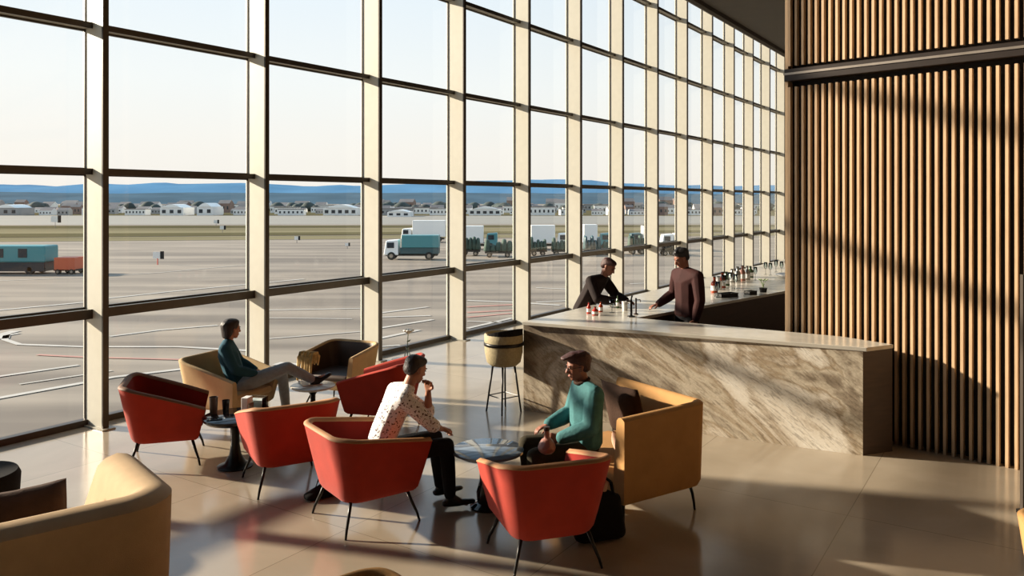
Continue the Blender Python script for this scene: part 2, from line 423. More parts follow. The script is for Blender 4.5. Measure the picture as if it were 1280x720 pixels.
b = bmesh.new(); box(b, -.035, .0, -.0, .13, 0, 9.9); finish('edge_board', b, M['wood'], scr)
# pale partition at the right edge
pr_ = thing('partition_panel', 'slim grey-brown partition panel just showing at the right edge of the picture', 'panel', (4.10, 6.42, 0))
b = bmesh.new(); box(b, 0, .5, 0, .04, .03, 1.95); finish('panel', b, M['wall'], pr_, bevel=.004)
b = bmesh.new(); box(b, .02, .12, -.08, .12, 0, .03); box(b, .38, .48, -.08, .12, 0, .03); finish('foot', b, M['blackmetal'], pr_)

# ---------------------------------------------------------------- bar counter (L)
CH = 1.08
FL = Vector((.14, 9.72, 0)); FR = Vector((3.50, 7.98, 0)); BR = Vector((3.86, 8.12, 0)); IN = Vector((1.55, 9.98, 0)); INR = Vector((3.55, 8.62, 0))
LD = WD
OE = FL + LD * 20; IE = Vector((4.53, 13.05, 0)); IE2 = Vector((12.2, 22.6, 0))
def flocal(p, o, r):
    return Matrix.Rotation(-r, 3, 'Z') @ (Vector(p) - o)
fr = math.atan2((FR - FL).y, (FR - FL).x)
root = thing('bar_counter', 'long L-shaped bar counter faced in veined brown and cream stone', 'bar counter', FL, fr)
q = lambda p: flocal(p, FL, fr)
flen = (FR - FL).length
b = bmesh.new()
g = bmesh.new(); box(g, 0, flen, 0, .04, 0, CH - .04)
f_ = finish('front_cladding', g, M['stone'], root)
g = bmesh.new(); a1 = q(FR); a2 = q(BR); a3 = q(INR + Vector((-.02, .0, 0)))
prism(g, [(a1.x, a1.y + .001), (a2.x, a2.y), (a3.x + .25, a3.y), (a1.x - .25, a1.y + .2)], 0, CH - .04); finish('end_cladding', g, M['darkwood'], root)
g = bmesh.new(); pts = [q(FL + Vector((0, .0, 0))), q(FL + LD * 20), q(FL + LD * 20 + WN * .05), q(FL + WN * .05)]
prism(g, [(p.x, p.y + (.04 if i in (0, 3) else 0)) for i, p in enumerate(pts)], 0, CH - .04); finish('side_cladding', g, M['stone'], root)
g = bmesh.new(); pts = [IN, IE, IE2, IE2 - WN * .06, IE - WN * .06, IN - WN * .06]
prism(g, [tuple(q(p))[:2] for p in pts], .0, CH - .04); finish('inner_panel', g, M['darkwood'], root)
g = bmesh.new(); pts = [FL + Vector((.12, .02, 0)), FR + Vector((-.2, .15, 0)), INR + Vector((0, -.05, 0)), IN + Vector((0, -.06, 0))]
prism(g, [tuple(q(p))[:2] for p in pts], .05, CH - .05); finish('carcass', g, M['darkwood'], root)
root2 = bmesh.new()
pts = [FL - LD * .03 - Vector((.0, .03, 0)), FR + Vector((.03, -.02, 0)), BR + Vector((.02, .02, 0)), INR, IN, IE, IE2, FL + LD * 20]
prism(root2, [tuple(p)[:2] for p in pts], CH - .04, CH)
wt = finish('bar_worktop', root2, M['top'], bevel=.004)
tag(wt, 'pale polished stone worktop lying along the L-shaped bar counter', 'worktop')

# ---------------------------------------------------------------- tub seating
def tub(name, label, cat, loc, rotd, col, inner, trim, w=.36, d=.36, back=.76, arm=.60, z0=.25, seat=.43, t=.06, r=.2, taper=.80, leg=.0, foot=.03, slope_pow=1.0, cushion=None, group=None, legcol='blackmetal', splay=.07, open_side=False):
    root = thing(name, label, cat, loc, R(rotd), group)
    # centreline path of the outer rim, from near-arm front round the back to far-arm front
    path = []
    nA = 7; nC = 9; nB = 8
    for i in range(nA): path.append((d - (2 * d - r) * i / nA, -w, 0))
    for i in range(nC): a = -PI / 2 - (PI / 2) * i / nC; path.append((-d + r + r * math.cos(a), -w + r + r * math.sin(a), 0))
    for i in range(nB): path.append((-d, -w + r + (2 * w - 2 * r) * i / nB, 0))
    for i in range(nC): a = PI - (PI / 2) * i / nC; path.append((-d + r + r * math.cos(a), w - r + r * math.sin(a), 0))
    for i in range(nA + 1): path.append((-d + r + (2 * d - r) * i / nA, w, 0))
    full = [Vector(p) for p in path]; NF = len(full)
    if open_side: path = path[nA + nC - 3:]
    n = len(path)
    P = [Vector(p) for p in path]
    Nn = []
    for i in range(n):
        tg = (P[min(i + 1, n - 1)] - P[max(i - 1, 0)]).normalized(); Nn.append(Vector((-tg.y, tg.x, 0)) * 1.0)
    # make normals point outward
    Nn = [(-v if v.dot(p - Vector((d, 0, 0)) * .3) < 0 else v) for v, p in zip(Nn, P)]
    def rimz(p):
        s = (p.x + d) / (2 * d); s = max(0, min(1, (s - .08) / .92))
        return back + (arm - back) * (s ** slope_pow)
    def sc(z): return taper + (1 - taper) * min(1, max(0, (z - z0) / (back - z0))) ** .9
    def outer(i, z): p = P[i] * sc(z); return Vector((p.x, p.y, z))
    def inn(i, z, k=1.0): p = (P[i] - Nn[i] * t * k) * sc(z); return Vector((p.x, p.y, z))
    bo = bmesh.new(); bi = bmesh.new(); bt = bmesh.new()
    rows = []
    for i in range(n):
        zr = rimz(P[i]); lead = .0
        col_ = [outer(i, z0 + (zr - z0) * u) for u in (0, .06, .25, .5, .75, .95)]
        c0 = Vector((0, 0, 0))
        col_[0] = col_[0] * .97; col_[0].z = z0
        top = outer(i, zr); tin = inn(i, zr)
        mid = (top + tin) / 2; mid.z = zr + t * .22
        o2 = outer(i, zr) ; o2.z = zr - .004
        rows.append(col_ + [o2])
        rows[-1] += [mid + (o2 - mid) * .55 + Vector((0, 0, t * .06)), mid, mid + (tin - mid) * .6 + Vector((0, 0, t * .04)), Vector((tin.x, tin.y, zr - .01))]
        rows[-1] += [inn(i, zr + (seat - .06 - zr) * u, 1.0 + .5 * u) for u in (.3, .65, 1)]
    m = len(rows[0]); SP = 6; SQ = 10
    V = [[bo.verts.new(p) for p in row] for row in rows]
    for i in range(n - 1):
        for j in range(m - 1):
            f = bo.faces.new((V[i][j], V[i + 1][j], V[i + 1][j + 1], V[i][j + 1]))
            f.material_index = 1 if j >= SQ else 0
    # arm fronts
    for row in (V[0], V[-1]):
        f = bo.faces.new(row); f.material_index = 0
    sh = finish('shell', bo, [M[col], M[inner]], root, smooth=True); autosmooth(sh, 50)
    # trim piping along the rim
    if trim:
        V = []
        for i in range(n):
            a = rows[i][SP]; c = rows[i][8]; e = rows[i][SQ]
            up_ = Vector((0, 0, .008))
            V.append([bt.verts.new(p) for p in (a + Nn[i] * .003, a + up_ + Nn[i] * .003, c + up_, e + up_, e - Nn[i] * .003)])
        for i in range(n - 1):
            for j in range(4): bt.faces.new((V[i][j], V[i + 1][j], V[i + 1][j + 1], V[i][j + 1]))
        bt.faces.new(V[0]); bt.faces.new(V[-1])
        tr = finish('rim_piping', bt, M[trim], root, smooth=True)
    # base pan
    bb = bmesh.new()
    def rr(k, z): return [((p * k).x, (p * k).y, z) for p in full]
    ring = []
    for k, z in ((taper * .93, z0 - .012), (taper * .975, z0 + .005), (sc(z0 + .1) * .96, z0 + .11)):
        ring.append([bb.verts.new(p) for p in rr(k, z)])
    for a, c in zip(ring, ring[1:]):
        for i in range(NF): bb.faces.new((a[i], a[(i + 1) % NF], c[(i + 1) % NF], c[i]))
    bb.faces.new(ring[0]); bb.faces.new(ring[-1])
    sb_ = finish('seat_base', bb, M[col], root, smooth=True); autosmooth(sb_, 50)
    # cushion
    bc = bmesh.new()
    cs = sc(seat)
    iw = (w - t * 1.35) * cs
    box(bc, -(d - t * 1.3) * cs, d * cs * 1.0, -(w - .02) * cs if open_side else -iw, iw, z0 + .10, seat)
    cu = finish('seat_cushion', bc, M[cushion or inner], root)
    bv = cu.modifiers.new('b', 'BEVEL'); bv.width = .035; bv.segments = 4; bake(cu); autosmooth(cu, 50)
    # legs
    for sx_, sy_ in ((1, 1), (1, -1), (-1, 1), (-1, -1)):
        bl = bmesh.new(); k = taper * .82
        ax = sx_ * d * k; ay = sy_ * w * k
        tube(bl, [(ax * .96, ay * .96, z0 + .01), (ax + sx_ * splay * .35, ay + sy_ * splay * .35, z0 * .6), (ax + sx_ * splay * .8, ay + sy_ * splay * .8, z0 * .25), (ax + sx_ * splay, ay + sy_ * splay, 0)], [.015, .013, .011, .009], 8)
        finish('leg', bl, M[legcol], root, smooth=True)
    return root
RC = 'red tub armchairs'
K = dict(w=.42, d=.41, taper=.73, r=.19)
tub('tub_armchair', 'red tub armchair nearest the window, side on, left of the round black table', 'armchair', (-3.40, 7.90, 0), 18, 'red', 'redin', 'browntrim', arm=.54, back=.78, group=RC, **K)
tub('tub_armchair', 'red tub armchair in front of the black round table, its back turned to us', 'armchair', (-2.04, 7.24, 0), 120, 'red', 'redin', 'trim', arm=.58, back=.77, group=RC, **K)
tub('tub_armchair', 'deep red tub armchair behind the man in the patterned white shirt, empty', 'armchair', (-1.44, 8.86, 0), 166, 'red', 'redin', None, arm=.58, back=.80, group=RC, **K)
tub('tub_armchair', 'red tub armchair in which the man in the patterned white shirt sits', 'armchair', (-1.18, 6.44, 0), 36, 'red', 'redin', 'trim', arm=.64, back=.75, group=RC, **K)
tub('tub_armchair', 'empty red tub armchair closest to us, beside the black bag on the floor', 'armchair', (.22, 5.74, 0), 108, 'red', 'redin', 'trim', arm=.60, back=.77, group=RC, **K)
tub('tub_armchair', 'cream tub armchair by the window in which the person in dark teal sits', 'armchair', (-3.22, 9.08, 0), -25, 'cream', 'cream', None, arm=.58, back=.76, w=.40, d=.46, taper=.8)
tub('tub_armchair', 'brown leather tub armchair by the window with a straw scarf over its arm', 'armchair', (-2.12, 9.98, 0), -112, 'cream', 'olive', None, arm=.66, back=.74, w=.40, d=.36, cushion='olive')
tub('tub_armchair', 'tan armchair at the bottom edge of the picture, only its lit top in view', 'armchair', (-.68, 3.46, 0), -50, 'tan', 'tan', None, arm=.62, back=.76, w=.38)
tub('tub_armchair', 'tan armchair at the right edge of the picture, only its rounded back in view', 'armchair', (3.18, 4.30, 0), -20, 'tan', 'tan', None, arm=.66, back=.74, w=.38)
# sofas
tub('sofa', 'tan high-sided sofa on which the man in the teal jacket sits', 'sofa', (.92, 6.79, 0), 213, 'tan', 'tan', None, open_side=True, w=.58, d=.46, back=.89, arm=.87, z0=.22, seat=.42, t=.09, r=.13, taper=.97, splay=.02)
tub('sofa', 'beige sofa in the lower left corner seen from behind', 'sofa', (-3.03, 4.52, 0), 129, 'beige', 'beige', None, w=.98, d=.56, back=.79, arm=.76, z0=.16, seat=.42, t=.24, r=.32, taper=.98, splay=.02)

# ---------------------------------------------------------------- cushions, bag, tables
def pillow(name, label, cat, loc, size, rot, m, voxel=None):
    b = bmesh.new(); sx_, sy_, sz_ = size
    nx = 12
    def zf(u, v): return (1 - abs(u) ** 3) ** .6 * (1 - abs(v) ** 3) ** .6
    top = {}; bot = {}
    for i in range(nx + 1):
        for j in range(nx + 1):
            u = -1 + 2 * i / nx; v = -1 + 2 * j / nx
            pinch = 1 - .07 * (1 - abs(u)) * abs(v) * 1.0 - .07 * (1 - abs(v)) * abs(u)
            x = u * sx_ / 2 * pinch; y = v * sy_ / 2 * pinch; z = zf(u, v) * sz_ / 2
            wv = .012 * noise.noise(Vector((x * 9, y * 9, sz_ * 20)))
            top[i, j] = b.verts.new((x, y, z + wv)); bot[i, j] = top[i, j] if (i in (0, nx) or j in (0, nx)) else b.verts.new((x, y, -z + wv))
    for D, fl in ((top, 0), (bot, 1)):
        for i in range(nx):
            for j in range(nx):
                try: b.faces.new((D[i, j], D[i + 1, j], D[i + 1, j + 1], D[i, j + 1]))
                except ValueError: pass
    o = finish(name, b, M[m], smooth=True); o.location = loc; o.rotation_euler = [R(a) for a in rot]
    return tag(o, label, cat)
pillow('cushion', 'dark brown cushion leaning behind the back of the man in the teal jacket', 'cushion', (.99, 7.03, .70), (.50, .50, .15), (74, 0, 123), 'browncloth')
pillow('cushion', 'dusty pink crumpled cushion at the near arm of the tan sofa', 'cushion', (.90, 6.40, .56), (.34, .28, .13), (62, 20, 62), 'pinkcloth')
pillow('cushion', 'dark brown cushion, the left one of the two on the beige sofa', 'cushion', (-3.50, 4.52, .58), (.60, .40, .14), (50, 0, 39), 'browncloth')
pillow('cushion', 'dark brown cushion, the right one of the two, against the arm of the beige sofa', 'cushion', (-3.02, 4.90, .60), (.56, .40, .14), (48, 0, 39), 'browncloth')

def round_table(name, label, loc, r, h, topm, legm, basef=.55, th=.03, stem=.03):
    root = thing(name, label, 'table', loc)
    b = bmesh.new(); lathe(b, [(0, h - th), (r * .9, h - th), (r, h - th * .5), (r, h - .004), (r - .006, h), (0, h)], 48); o = finish('tabletop', b, M[topm], root); autosmooth(o, 40)
    b = bmesh.new(); lathe(b, [(0, 0), (r * basef, 0), (r * basef, .012), (r * basef * .6, .04), (stem * 1.4, .12), (stem, .22), (stem, h - th - .08), (stem * 2.5, h - th), (0, h - th)], 32); o = finish('pedestal', b, M[legm], root); autosmooth(o, 50)
    return root
round_table('coffee_table', 'round black coffee table between the side-on red chair and the red chair seen from behind', (-2.65, 7.66, 0), .30, .49, 'blackgloss', 'blackmetal', .55, .05, .04)
round_table('coffee_table', 'round glossy grey coffee table between the two seated men', (-.20, 6.66, 0), .30, .48, 'glasstop', 'blackgloss', .5, .04, .07)
round_table('coffee_table', 'pale round side table in front of the brown leather chair', (-2.27, 9.12, 0), .25, .44, 'paletop', 'blackmetal')
round_table('side_table', 'small round side table by the window behind the empty deep red chair', (-1.36, 10.3, 0), .2, .5, 'paletop', 'blackmetal')
root = thing('ottoman', 'black upholstered stool cut off by the left edge, just behind the beige sofa', 'stool', (-4.0, 5.95, 0))
b = bmesh.new(); lathe(b, [(0, .28), (.27, .28), (.29, .31), (.30, .48), (.28, .52), (0, .525)], 36); o = finish('seat', b, M['blackcloth'], root); autosmooth(o, 50)
for i in range(4):
    a = R(45 + 90 * i); b = bmesh.new(); tube(b, [(.2 * math.cos(a), .2 * math.sin(a), .29), (.25 * math.cos(a), .25 * math.sin(a), 0)], [.014, .010], 8); finish('leg', b, M['blackmetal'], root, smooth=True)
# vase with flower
root = thing('flower_vase', 'slim glass vase with one white flower, above the head of the man in white', 'vase', (-1.34, 10.25, .5))
b = bmesh.new(); lathe(b, [(0, 0), (.035, 0), (.04, .06), (.018, .16), (.02, .18), (.014, .17), (0, .02)], 16); finish('vase', b, M['drinkglass'], root, smooth=True)
b = bmesh.new(); tube(b, [(0, 0, .02), (.0, 0, .2), (.01, 0, .34)], .005, 6); hull(b, [((.01, 0, .24), (.02, .006, .006)), ((.04, 0, .26), .003)]); finish('stem', b, M['leaf'], root)
b = bmesh.new()
for i in range(8):
    a = i * PI / 4; hull(b, [((.012, 0, .34), .010), ((.012 + .05 * math.cos(a), .05 * math.sin(a), .38), (.026, .026, .012))])
finish('flower', b, M['petal'], root, smooth=True)
# bag
root = thing('tote_bag', 'black soft tote bag standing on the floor between the red chair and tan sofa', 'bag', (.66, 6.0, 0), R(20))
b = bmesh.new(); hull(b, [((-.14, 0, .05), (.07, .08, .05)), ((.14, 0, .05), (.07, .08, .05)), ((-.13, 0, .28), (.05, .05, .04)), ((.12, 0, .30), (.05, .05, .04)), ((.0, 0, .36), (.06, .035, .03))])
bg_ = remeshed('bag_body', b, M['blackcloth'], root, .012, 3)
b = bmesh.new()
tube(b, [(-.09, -.03, .33), (-.06, -.03, .42), (0.02, -.02, .48), (.08, -.03, .43), (.10, -.03, .33)], .010, 8); finish('handle', b, M['blackcloth'], bg_, smooth=True)
b = bmesh.new()
tube(b, [(-.05, .03, .33), (-.01, .03, .42), (0.05, .02, .46), (.10, .03, .42), (.12, .03, .33)], .010, 8); finish('handle', b, M['blackcloth'], bg_, smooth=True)
b = bmesh.new(); hull(b, [((.02, -.01, .37), (.03, .02, .015)), ((.05, -.01, .43), (.015, .015, .02))]); finish('pale_scarf_tip', b, M['pinkcloth'], root, smooth=True)
# dark bag behind man in white
root = thing('shoulder_bag', 'small black bag slumped on the floor left of the chair of the man in white', 'bag', (-1.62, 6.86, 0), R(35))
b = bmesh.new(); hull(b, [((-.12, 0, .035), (.05, .07, .035)), ((.10, 0, .04), (.06, .07, .04)), ((.08, 0, .12), (.04, .04, .03))]); bg_ = remeshed('bag_body', b, M['blackcloth'], root, .012, 2)
b = bmesh.new(); tube(b, [(-.08, 0, .07), (-.04, 0, .16), (.04, 0, .19), (.09, 0, .13)], .008, 6); finish('strap', b, M['blackcloth'], bg_)
# scarf over the brown chair arm
b = bmesh.new()
for i in range(9):
    x = -.10 + .024 * i; s = random.uniform(-.02, .02)
    tube(b, [(x, .05, .60 + s), (x + .004, .07, .69), (x + .006, .03, .735), (x + s, -.03, .735), (x - .004, -.07, .69), (x + s, -.085, .50 + s * 2), (x + s * 1.5, -.09, .42 + s)], [.008, .014, .015, .015, .014, .011, .006], 6)
o = finish('scarf', b, M['straw'], smooth=True, loc=(-2.44, 9.62, -.02), rot=R(-20)); tag(o, 'fringed straw-coloured scarf hanging over the arm of the brown leather chair', 'scarf')

# cups and things on tables
def tumbler(label, loc, r, h, m, name='cup'):
    root = thing(name, label, 'cup', loc)
    b = bmesh.new(); lathe(b, [(0, 0), (r * .8, 0), (r, h), (r * .92, h), (r * .74, .012), (0, .012)], 24); o = finish('cup_body', b, M[m], root); autosmooth(o, 40)
    b = bmesh.new(); lathe(b, [(0, h * .6), (r * .85, h * .6)], 16); finish('drink', b, M['browncloth'], root)
    return root
tumbler('tall dark takeaway cup at the left edge of the black round table', (-2.88, 7.72, .49), .042, .16, 'darkwood')
tumbler('short dark cup on the black round table, right of the tall cup', (-2.79, 7.80, .49), .036, .11, 'blackgloss')
root = thing('phone', 'dark phone lying near the front of the black round table', 'phone', (-2.79, 7.50, .49), R(20))
b = bmesh.new(); box(b, -.07, .07, -.035, .035, 0, .009); finish('phone_body', b, M['blackgloss'], root, bevel=.003)
b = bmesh.new(); box(b, -.062, .062, -.031, .031, .009, .0096); finish('screen', b, M['vglass'], root)
root = thing('napkin_holder', 'white card holder standing on the black round table', 'holder', (-2.51, 7.62, .49), R(-10))
b = bmesh.new(); box(b, -.05, .02, -.05, .05, 0, .185); finish('holder_body', b, M['white'], root, bevel=.006)
b = bmesh.new(); box(b, .022, .03, -.045, .045, .0, .13); finish('divider', b, M['chrome'], root)
root = thing('water_carafe', 'squat clear glass box of white napkins right of the card holder', 'holder', (-2.50, 7.81, .49), R(-10))
root.name = 'napkin_box'
b = bmesh.new(); box(b, -.07, .10, -.06, .06, 0, .008); box(b, -.07, -.065, -.06, .06, 0, .14); box(b, .095, .10, -.06, .06, 0, .14); box(b, -.07, .10, .055, .06, 0, .14); box(b, -.07, .10, -.06, -.055, 0, .14); finish('clear_case', b, M['drinkglass'], root)
b = bmesh.new()
for i in range(9): box(b, -.055, .085, -.05, .05, .012 + i * .012, .020 + i * .012)
finish('napkins', b, M['white'], root)
b = bmesh.new()
hull(b, [((0, 0, .06), (.075, .075, .06)), ((0, 0, .11), (.05, .05, .03))]); hull(b, [((0, 0, .12), .025), ((0.0, 0, .20), .022)])
root = thing('bottle', 'dusty pink round-bellied bottle held in the lap of the man in teal', 'bottle', (.28, 6.44, .50))
remeshed('bottle_body', b, M['gourd'], root, .006, 3)
b = bmesh.new(); lathe(b, [(0, .195), (.024, .195), (.025, .225), (0, .227)], 16); finish('stopper', b, M['darkwood'], root)
# magazine on pale table
root = thing('magazine', 'pale magazine lying on the side table in front of the brown chair', 'magazine', (-2.33, 9.22, .44), R(25))
b = bmesh.new(); box(b, -.11, .11, -.15, .15, 0, .006); finish('pages', b, M['white'], root)
b = bmesh.new(); box(b, -.112, .112, -.152, .152, .006, .008); finish('cover', b, M['paletop'], root)

# ---------------------------------------------------------------- bar stool
root = thing('bar_stool', 'beige barrel-shaped bar stool with dark band at the left end of the bar counter', 'stool', (-.10, 9.66, 0), R(-50))
b = bmesh.new()
prof = [(0, .56), (.16, .56), (.205, .60), (.23, .72), (.235, .86), (.235, .93), (.222, .945), (.205, .93), (.195, .80), (0, .79)]
lathe(b, prof, 36); o = finish('barrel_seat', b, M['wicker'], root); autosmooth(o, 50)
b = bmesh.new(); lathe(b, [(.233, .80), (.241, .80), (.241, .84), (.233, .84)], 36); finish('band', b, M['blackmetal'], root, smooth=True)
b = bmesh.new(); lathe(b, [(0, .79), (.19, .79), (.195, .83), (.17, .85), (0, .85)], 36); o = finish('seat_pad', b, M['blackcloth'], root); autosmooth(o, 50)
b = bmesh.new()
V = []
for i in range(19):
    a = R(-100) + R(200) * i / 18; r0, r1 = .208, .232; zt = .945 + .07 * math.cos((i / 18 - .5) * PI)
    c, s = math.cos(a), math.sin(a)
    V.append([b.verts.new(p) for p in ((r1 * c, r1 * s, .93), (r1 * c, r1 * s, zt), (r0 * c, r0 * s, zt), (r0 * c, r0 * s, .93))])
for p, q_ in zip(V, V[1:]):
    for j in range(4): b.faces.new((p[j], q_[j], q_[(j + 1) % 4], p[(j + 1) % 4]))
b.faces.new(V[0]); b.faces.new(V[-1]); finish('backrest_pad', b, M['blackcloth'], root, smooth=False)
for i in range(4):
    a = R(45 + 90 * i); b = bmesh.new(); tube(b, [(.13 * math.cos(a), .13 * math.sin(a), .565), (.21 * math.cos(a), .21 * math.sin(a), 0)], [.013, .010], 8); finish('leg', b, M['blackmetal'], root, smooth=True)
b = bmesh.new(); pts = [(.183 * math.cos(R(45 + 90 * i)), .183 * math.sin(R(45 + 90 * i)), .19) for i in range(5)]
tube(b, pts, .007, 6); finish('foot_ring', b, M['blackmetal'], root)

# ---------------------------------------------------------------- bar top objects
def bottle(label, loc, h, m, r=.035, group=None, neck=.35):
    root = thing('bottle', label, 'bottle', loc, 0, group)
    b = bmesh.new(); lathe(b, [(0, 0), (r, 0), (r, h * .55), (r * .9, h * .63), (r * neck, h * .76), (r * neck, h * .97), (0, h * .97)], 16); o = finish('bottle_body', b, M[m], root); autosmooth(o, 50)
    b = bmesh.new(); lathe(b, [(0, h * .95), (r * neck * 1.15, h * .95), (r * neck * 1.15, h), (0, h)], 12); finish('cap', b, M['blackmetal'], root)
    b = bmesh.new(); lathe(b, [(r + .001, h * .15), (r + .001, h * .45)], 16); finish('label', b, M['white'], root, smooth=True)
    return root
def wineglass(label, loc, h=.18, group=None):
    root = thing('wine_glass', label, 'glass', loc, 0, group)
    b = bmesh.new(); lathe(b, [(0, h * .45), (.02, h * .47), (.038, h * .65), (.034, h), (.031, h), (.034, h * .66), (.0, h * .5)], 16); finish('bowl', b, M['drinkglass'], root, smooth=True)
    b = bmesh.new(); lathe(b, [(0, 0), (.034, 0), (.03, .004), (.004, .01), (.004, h * .47), (0, h * .47)], 16); finish('stem_and_foot', b, M['drinkglass'], root, smooth=True)
    return root
Z = CH
bottle('small red bottle on the bar corner, leftmost in front of the leaning barman', at(736, 392, Z), .15, 'redglass', .028)
bottle('squat red bottle on the bar corner with the widest body', at(744, 394, Z), .11, 'redglass', .040)
bottle('amber bottle on the bar corner beside the squat red one', at(751, 390, Z), .14, 'amber', .028)
bottle('slim dark bottle on the bar corner, just under the barman\'s forearm', at(772, 385, Z), .17, 'greenglass', .024)
root = thing('beer_tap', 'dark slim double tap standing on the bar corner beside the white cup', 'tap', at(789, 396, Z))
b = bmesh.new(); lathe(b, [(0, 0), (.05, 0), (.05, .012), (.016, .02), (.013, .22), (0, .225)], 16); finish('column', b, M['blackmetal'], root, smooth=False)
b = bmesh.new(); tube(b, [(0, 0, .19), (-.06, -.03, .2), (-.07, -.035, .16)], .009, 8); finish('spout', b, M['chrome'], root, smooth=True)
b = bmesh.new(); tube(b, [(0, 0, .22), (.012, 0, .27)], [.008, .012], 8); finish('tap_handle', b, M['blackmetal'], root)
root = thing('beer_tap', 'thin brass-brown tap, the right one of the two at the bar corner', 'tap', at(795, 393, Z))
b = bmesh.new(); lathe(b, [(0, 0), (.03, 0), (.03, .01), (.011, .02), (.011, .21), (0, .21)], 12); finish('column', b, M['darkwood'], root)
b = bmesh.new(); tube(b, [(0, 0, .19), (.05, -.02, .19), (.055, -.02, .16)], .007, 8); finish('spout', b, M['chrome'], root, smooth=True)
o = tumbler('white cup on the bar corner left of the dark tap', at(781, 388, Z), .04, .12, 'white')
wineglass('clear stemmed glass on the bar corner left of the white cup', at(765, 391, Z), .17)
# cluster on long counter
random.seed(3)
gs = 'bottles and glasses massed on the far end of the long bar'
cl = [(893, 366, 'amber', .26), (898, 362, 'white', .22), (903, 360, 'amber', .27), (908, 357, 'greenglass', .24), (915, 353, 'chrome', .24), (922, 352, 'chrome', .27), (928, 351, 'gourd', .28), (934, 350, 'chrome', .26), (938, 347, 'greenglass', .22)]
cl_lab = ['amber bottle beside the right shoulder of the standing barman', 'white flask right of the amber bottle by the barman', 'taller amber bottle in the row behind the serving trays', 'dark green bottle in the row behind the serving trays',
          'steel shaker standing right of the dark green bottle', 'taller steel flask in the middle of the bottle row on the long bar', 'dusty pink bottle in the bottle row on the long bar', 'steel flask right of the dusty pink bottle on the long bar', 'small green bottle closing the row at its right end']
for (px, py, m, h), lb in zip(cl, cl_lab): bottle(lb, at(px, py, Z), h, m, .055, gs, .4)
for i, (px, py) in enumerate(((897, 372), (905, 362), (912, 358), (919, 361), (944, 350), (957, 343), (963, 344), (970, 340), (977, 342), (983, 338))):
    wineglass('clear stemmed glass standing among others on the long bar', at(px, py, Z), .24, 'stemmed glasses on the long bar')
def tray(label, loc, l, d_, h, rot):
    root = thing('serving_tray', label, 'tray', loc, R(rot))
    b = bmesh.new(); box(b, -l / 2, l / 2, -d_ / 2, d_ / 2, 0, .012); finish('tray_base', b, M['blackmetal'], root)
    b = bmesh.new()
    for a in (-1, 1):
        box(b, -l / 2, l / 2, a * d_ / 2 - .006, a * d_ / 2 + .006, 0, h); box(b, a * l / 2 - .006, a * l / 2 + .006, -d_ / 2, d_ / 2, 0, h)
    finish('tray_rim', b, M['blackmetal'], root)
    return root
tray('long dark tray on the long bar right of the standing barman', at(908, 371, Z), .34, .14, .06, 30)
tray('square dark tray between the long tray and the potted sprig', at(938, 368, Z), .15, .12, .06, 30)
root = thing('potted_sprig', 'small dark pot with a pale green sprig at the right of the bar trays', 'plant', at(954, 365, Z))
b = bmesh.new(); lathe(b, [(0, 0), (.05, 0), (.065, .07), (.055, .07), (0, .06)], 16); finish('pot', b, M['blackmetal'], root)
b = bmesh.new()
for i in range(7):
    a = i * .9; tube(b, [(0, 0, .06), (.02 * math.cos(a), .02 * math.sin(a), .14), (.06 * math.cos(a), .06 * math.sin(a), .2)], .003, 5); hull(b, [((.05 * math.cos(a), .05 * math.sin(a), .19), (.016, .016, .006)), ((.08 * math.cos(a), .08 * math.sin(a), .205), .004)])
finish('sprig', b, M['leaf'], root)
o = pillow('folded_towel', 'white folded cloth lying at the far right end of the visible bar top', 'towel', at(984, 347, Z) + Vector((0, 0, .056)), (.42, .3, .09), (0, 0, 30), 'white')

# ---------------------------------------------------------------- people
def frame(yaw, pitch=0, roll=0):
    return Matrix.Rotation(R(yaw), 3, 'Z') @ Matrix.Rotation(R(pitch), 3, 'Y') @ Matrix.Rotation(R(roll), 3, 'X')
def hand(bm, wrist, d, n, side, curl=25, spread=1.0, curls=None):
    """d: pointing direction, n: palm normal (fingers curl towards it), side: +1/-1 thumb side along d x n"""
    d = Vector(d).normalized(); n = Vector(n); n = (n - d * n.dot(d)).normalized(); s = d.cross(n) * side
    w = Vector(wrist)
    P = lambda a, b_, c: w + d * a + s * b_ + n * c
    hull(bm, [(P(0, 0, 0), .025), (P(.03, .022, 0), .016), (P(.03, -.022, 0), .016)])
    hull(bm, [(P(.02, .02, 0), .015), (P(.02, -.02, 0), .015), (P(.085, .034, .002), .012), (P(.078, -.032, .002), .011)])
    for k, (off, ln) in enumerate(((.033, .068), (.012, .078), (-.010, .072), (-.031, .056))):
        c = curls[k] if curls else curl
        base = P(.082 - abs(off) * .1, off, .002); a = R(c * .6); pts = [base]; rs = [.0100, .0094, .0086, .0074]
        fan = off * 2.2 * spread
        for seg in (.45, .31, .24):
            dd = (d * math.cos(a) + n * math.sin(a) + s * fan * .6).normalized(); pts.append(pts[-1] + dd * ln * seg); a += R(c)
        limb(bm, pts, rs)
    tb = P(.025, .026, .004); t1 = tb + (d * .55 + s * .75 + n * .25).normalized() * .036; t2 = t1 + (d * .8 + s * .35 + n * .4).normalized() * .032; t3 = t2 + (d * .9 + n * .35).normalized() * .024
    limb(bm, [tb, t1, t2, t3], [.015, .0125, .0105, .009])
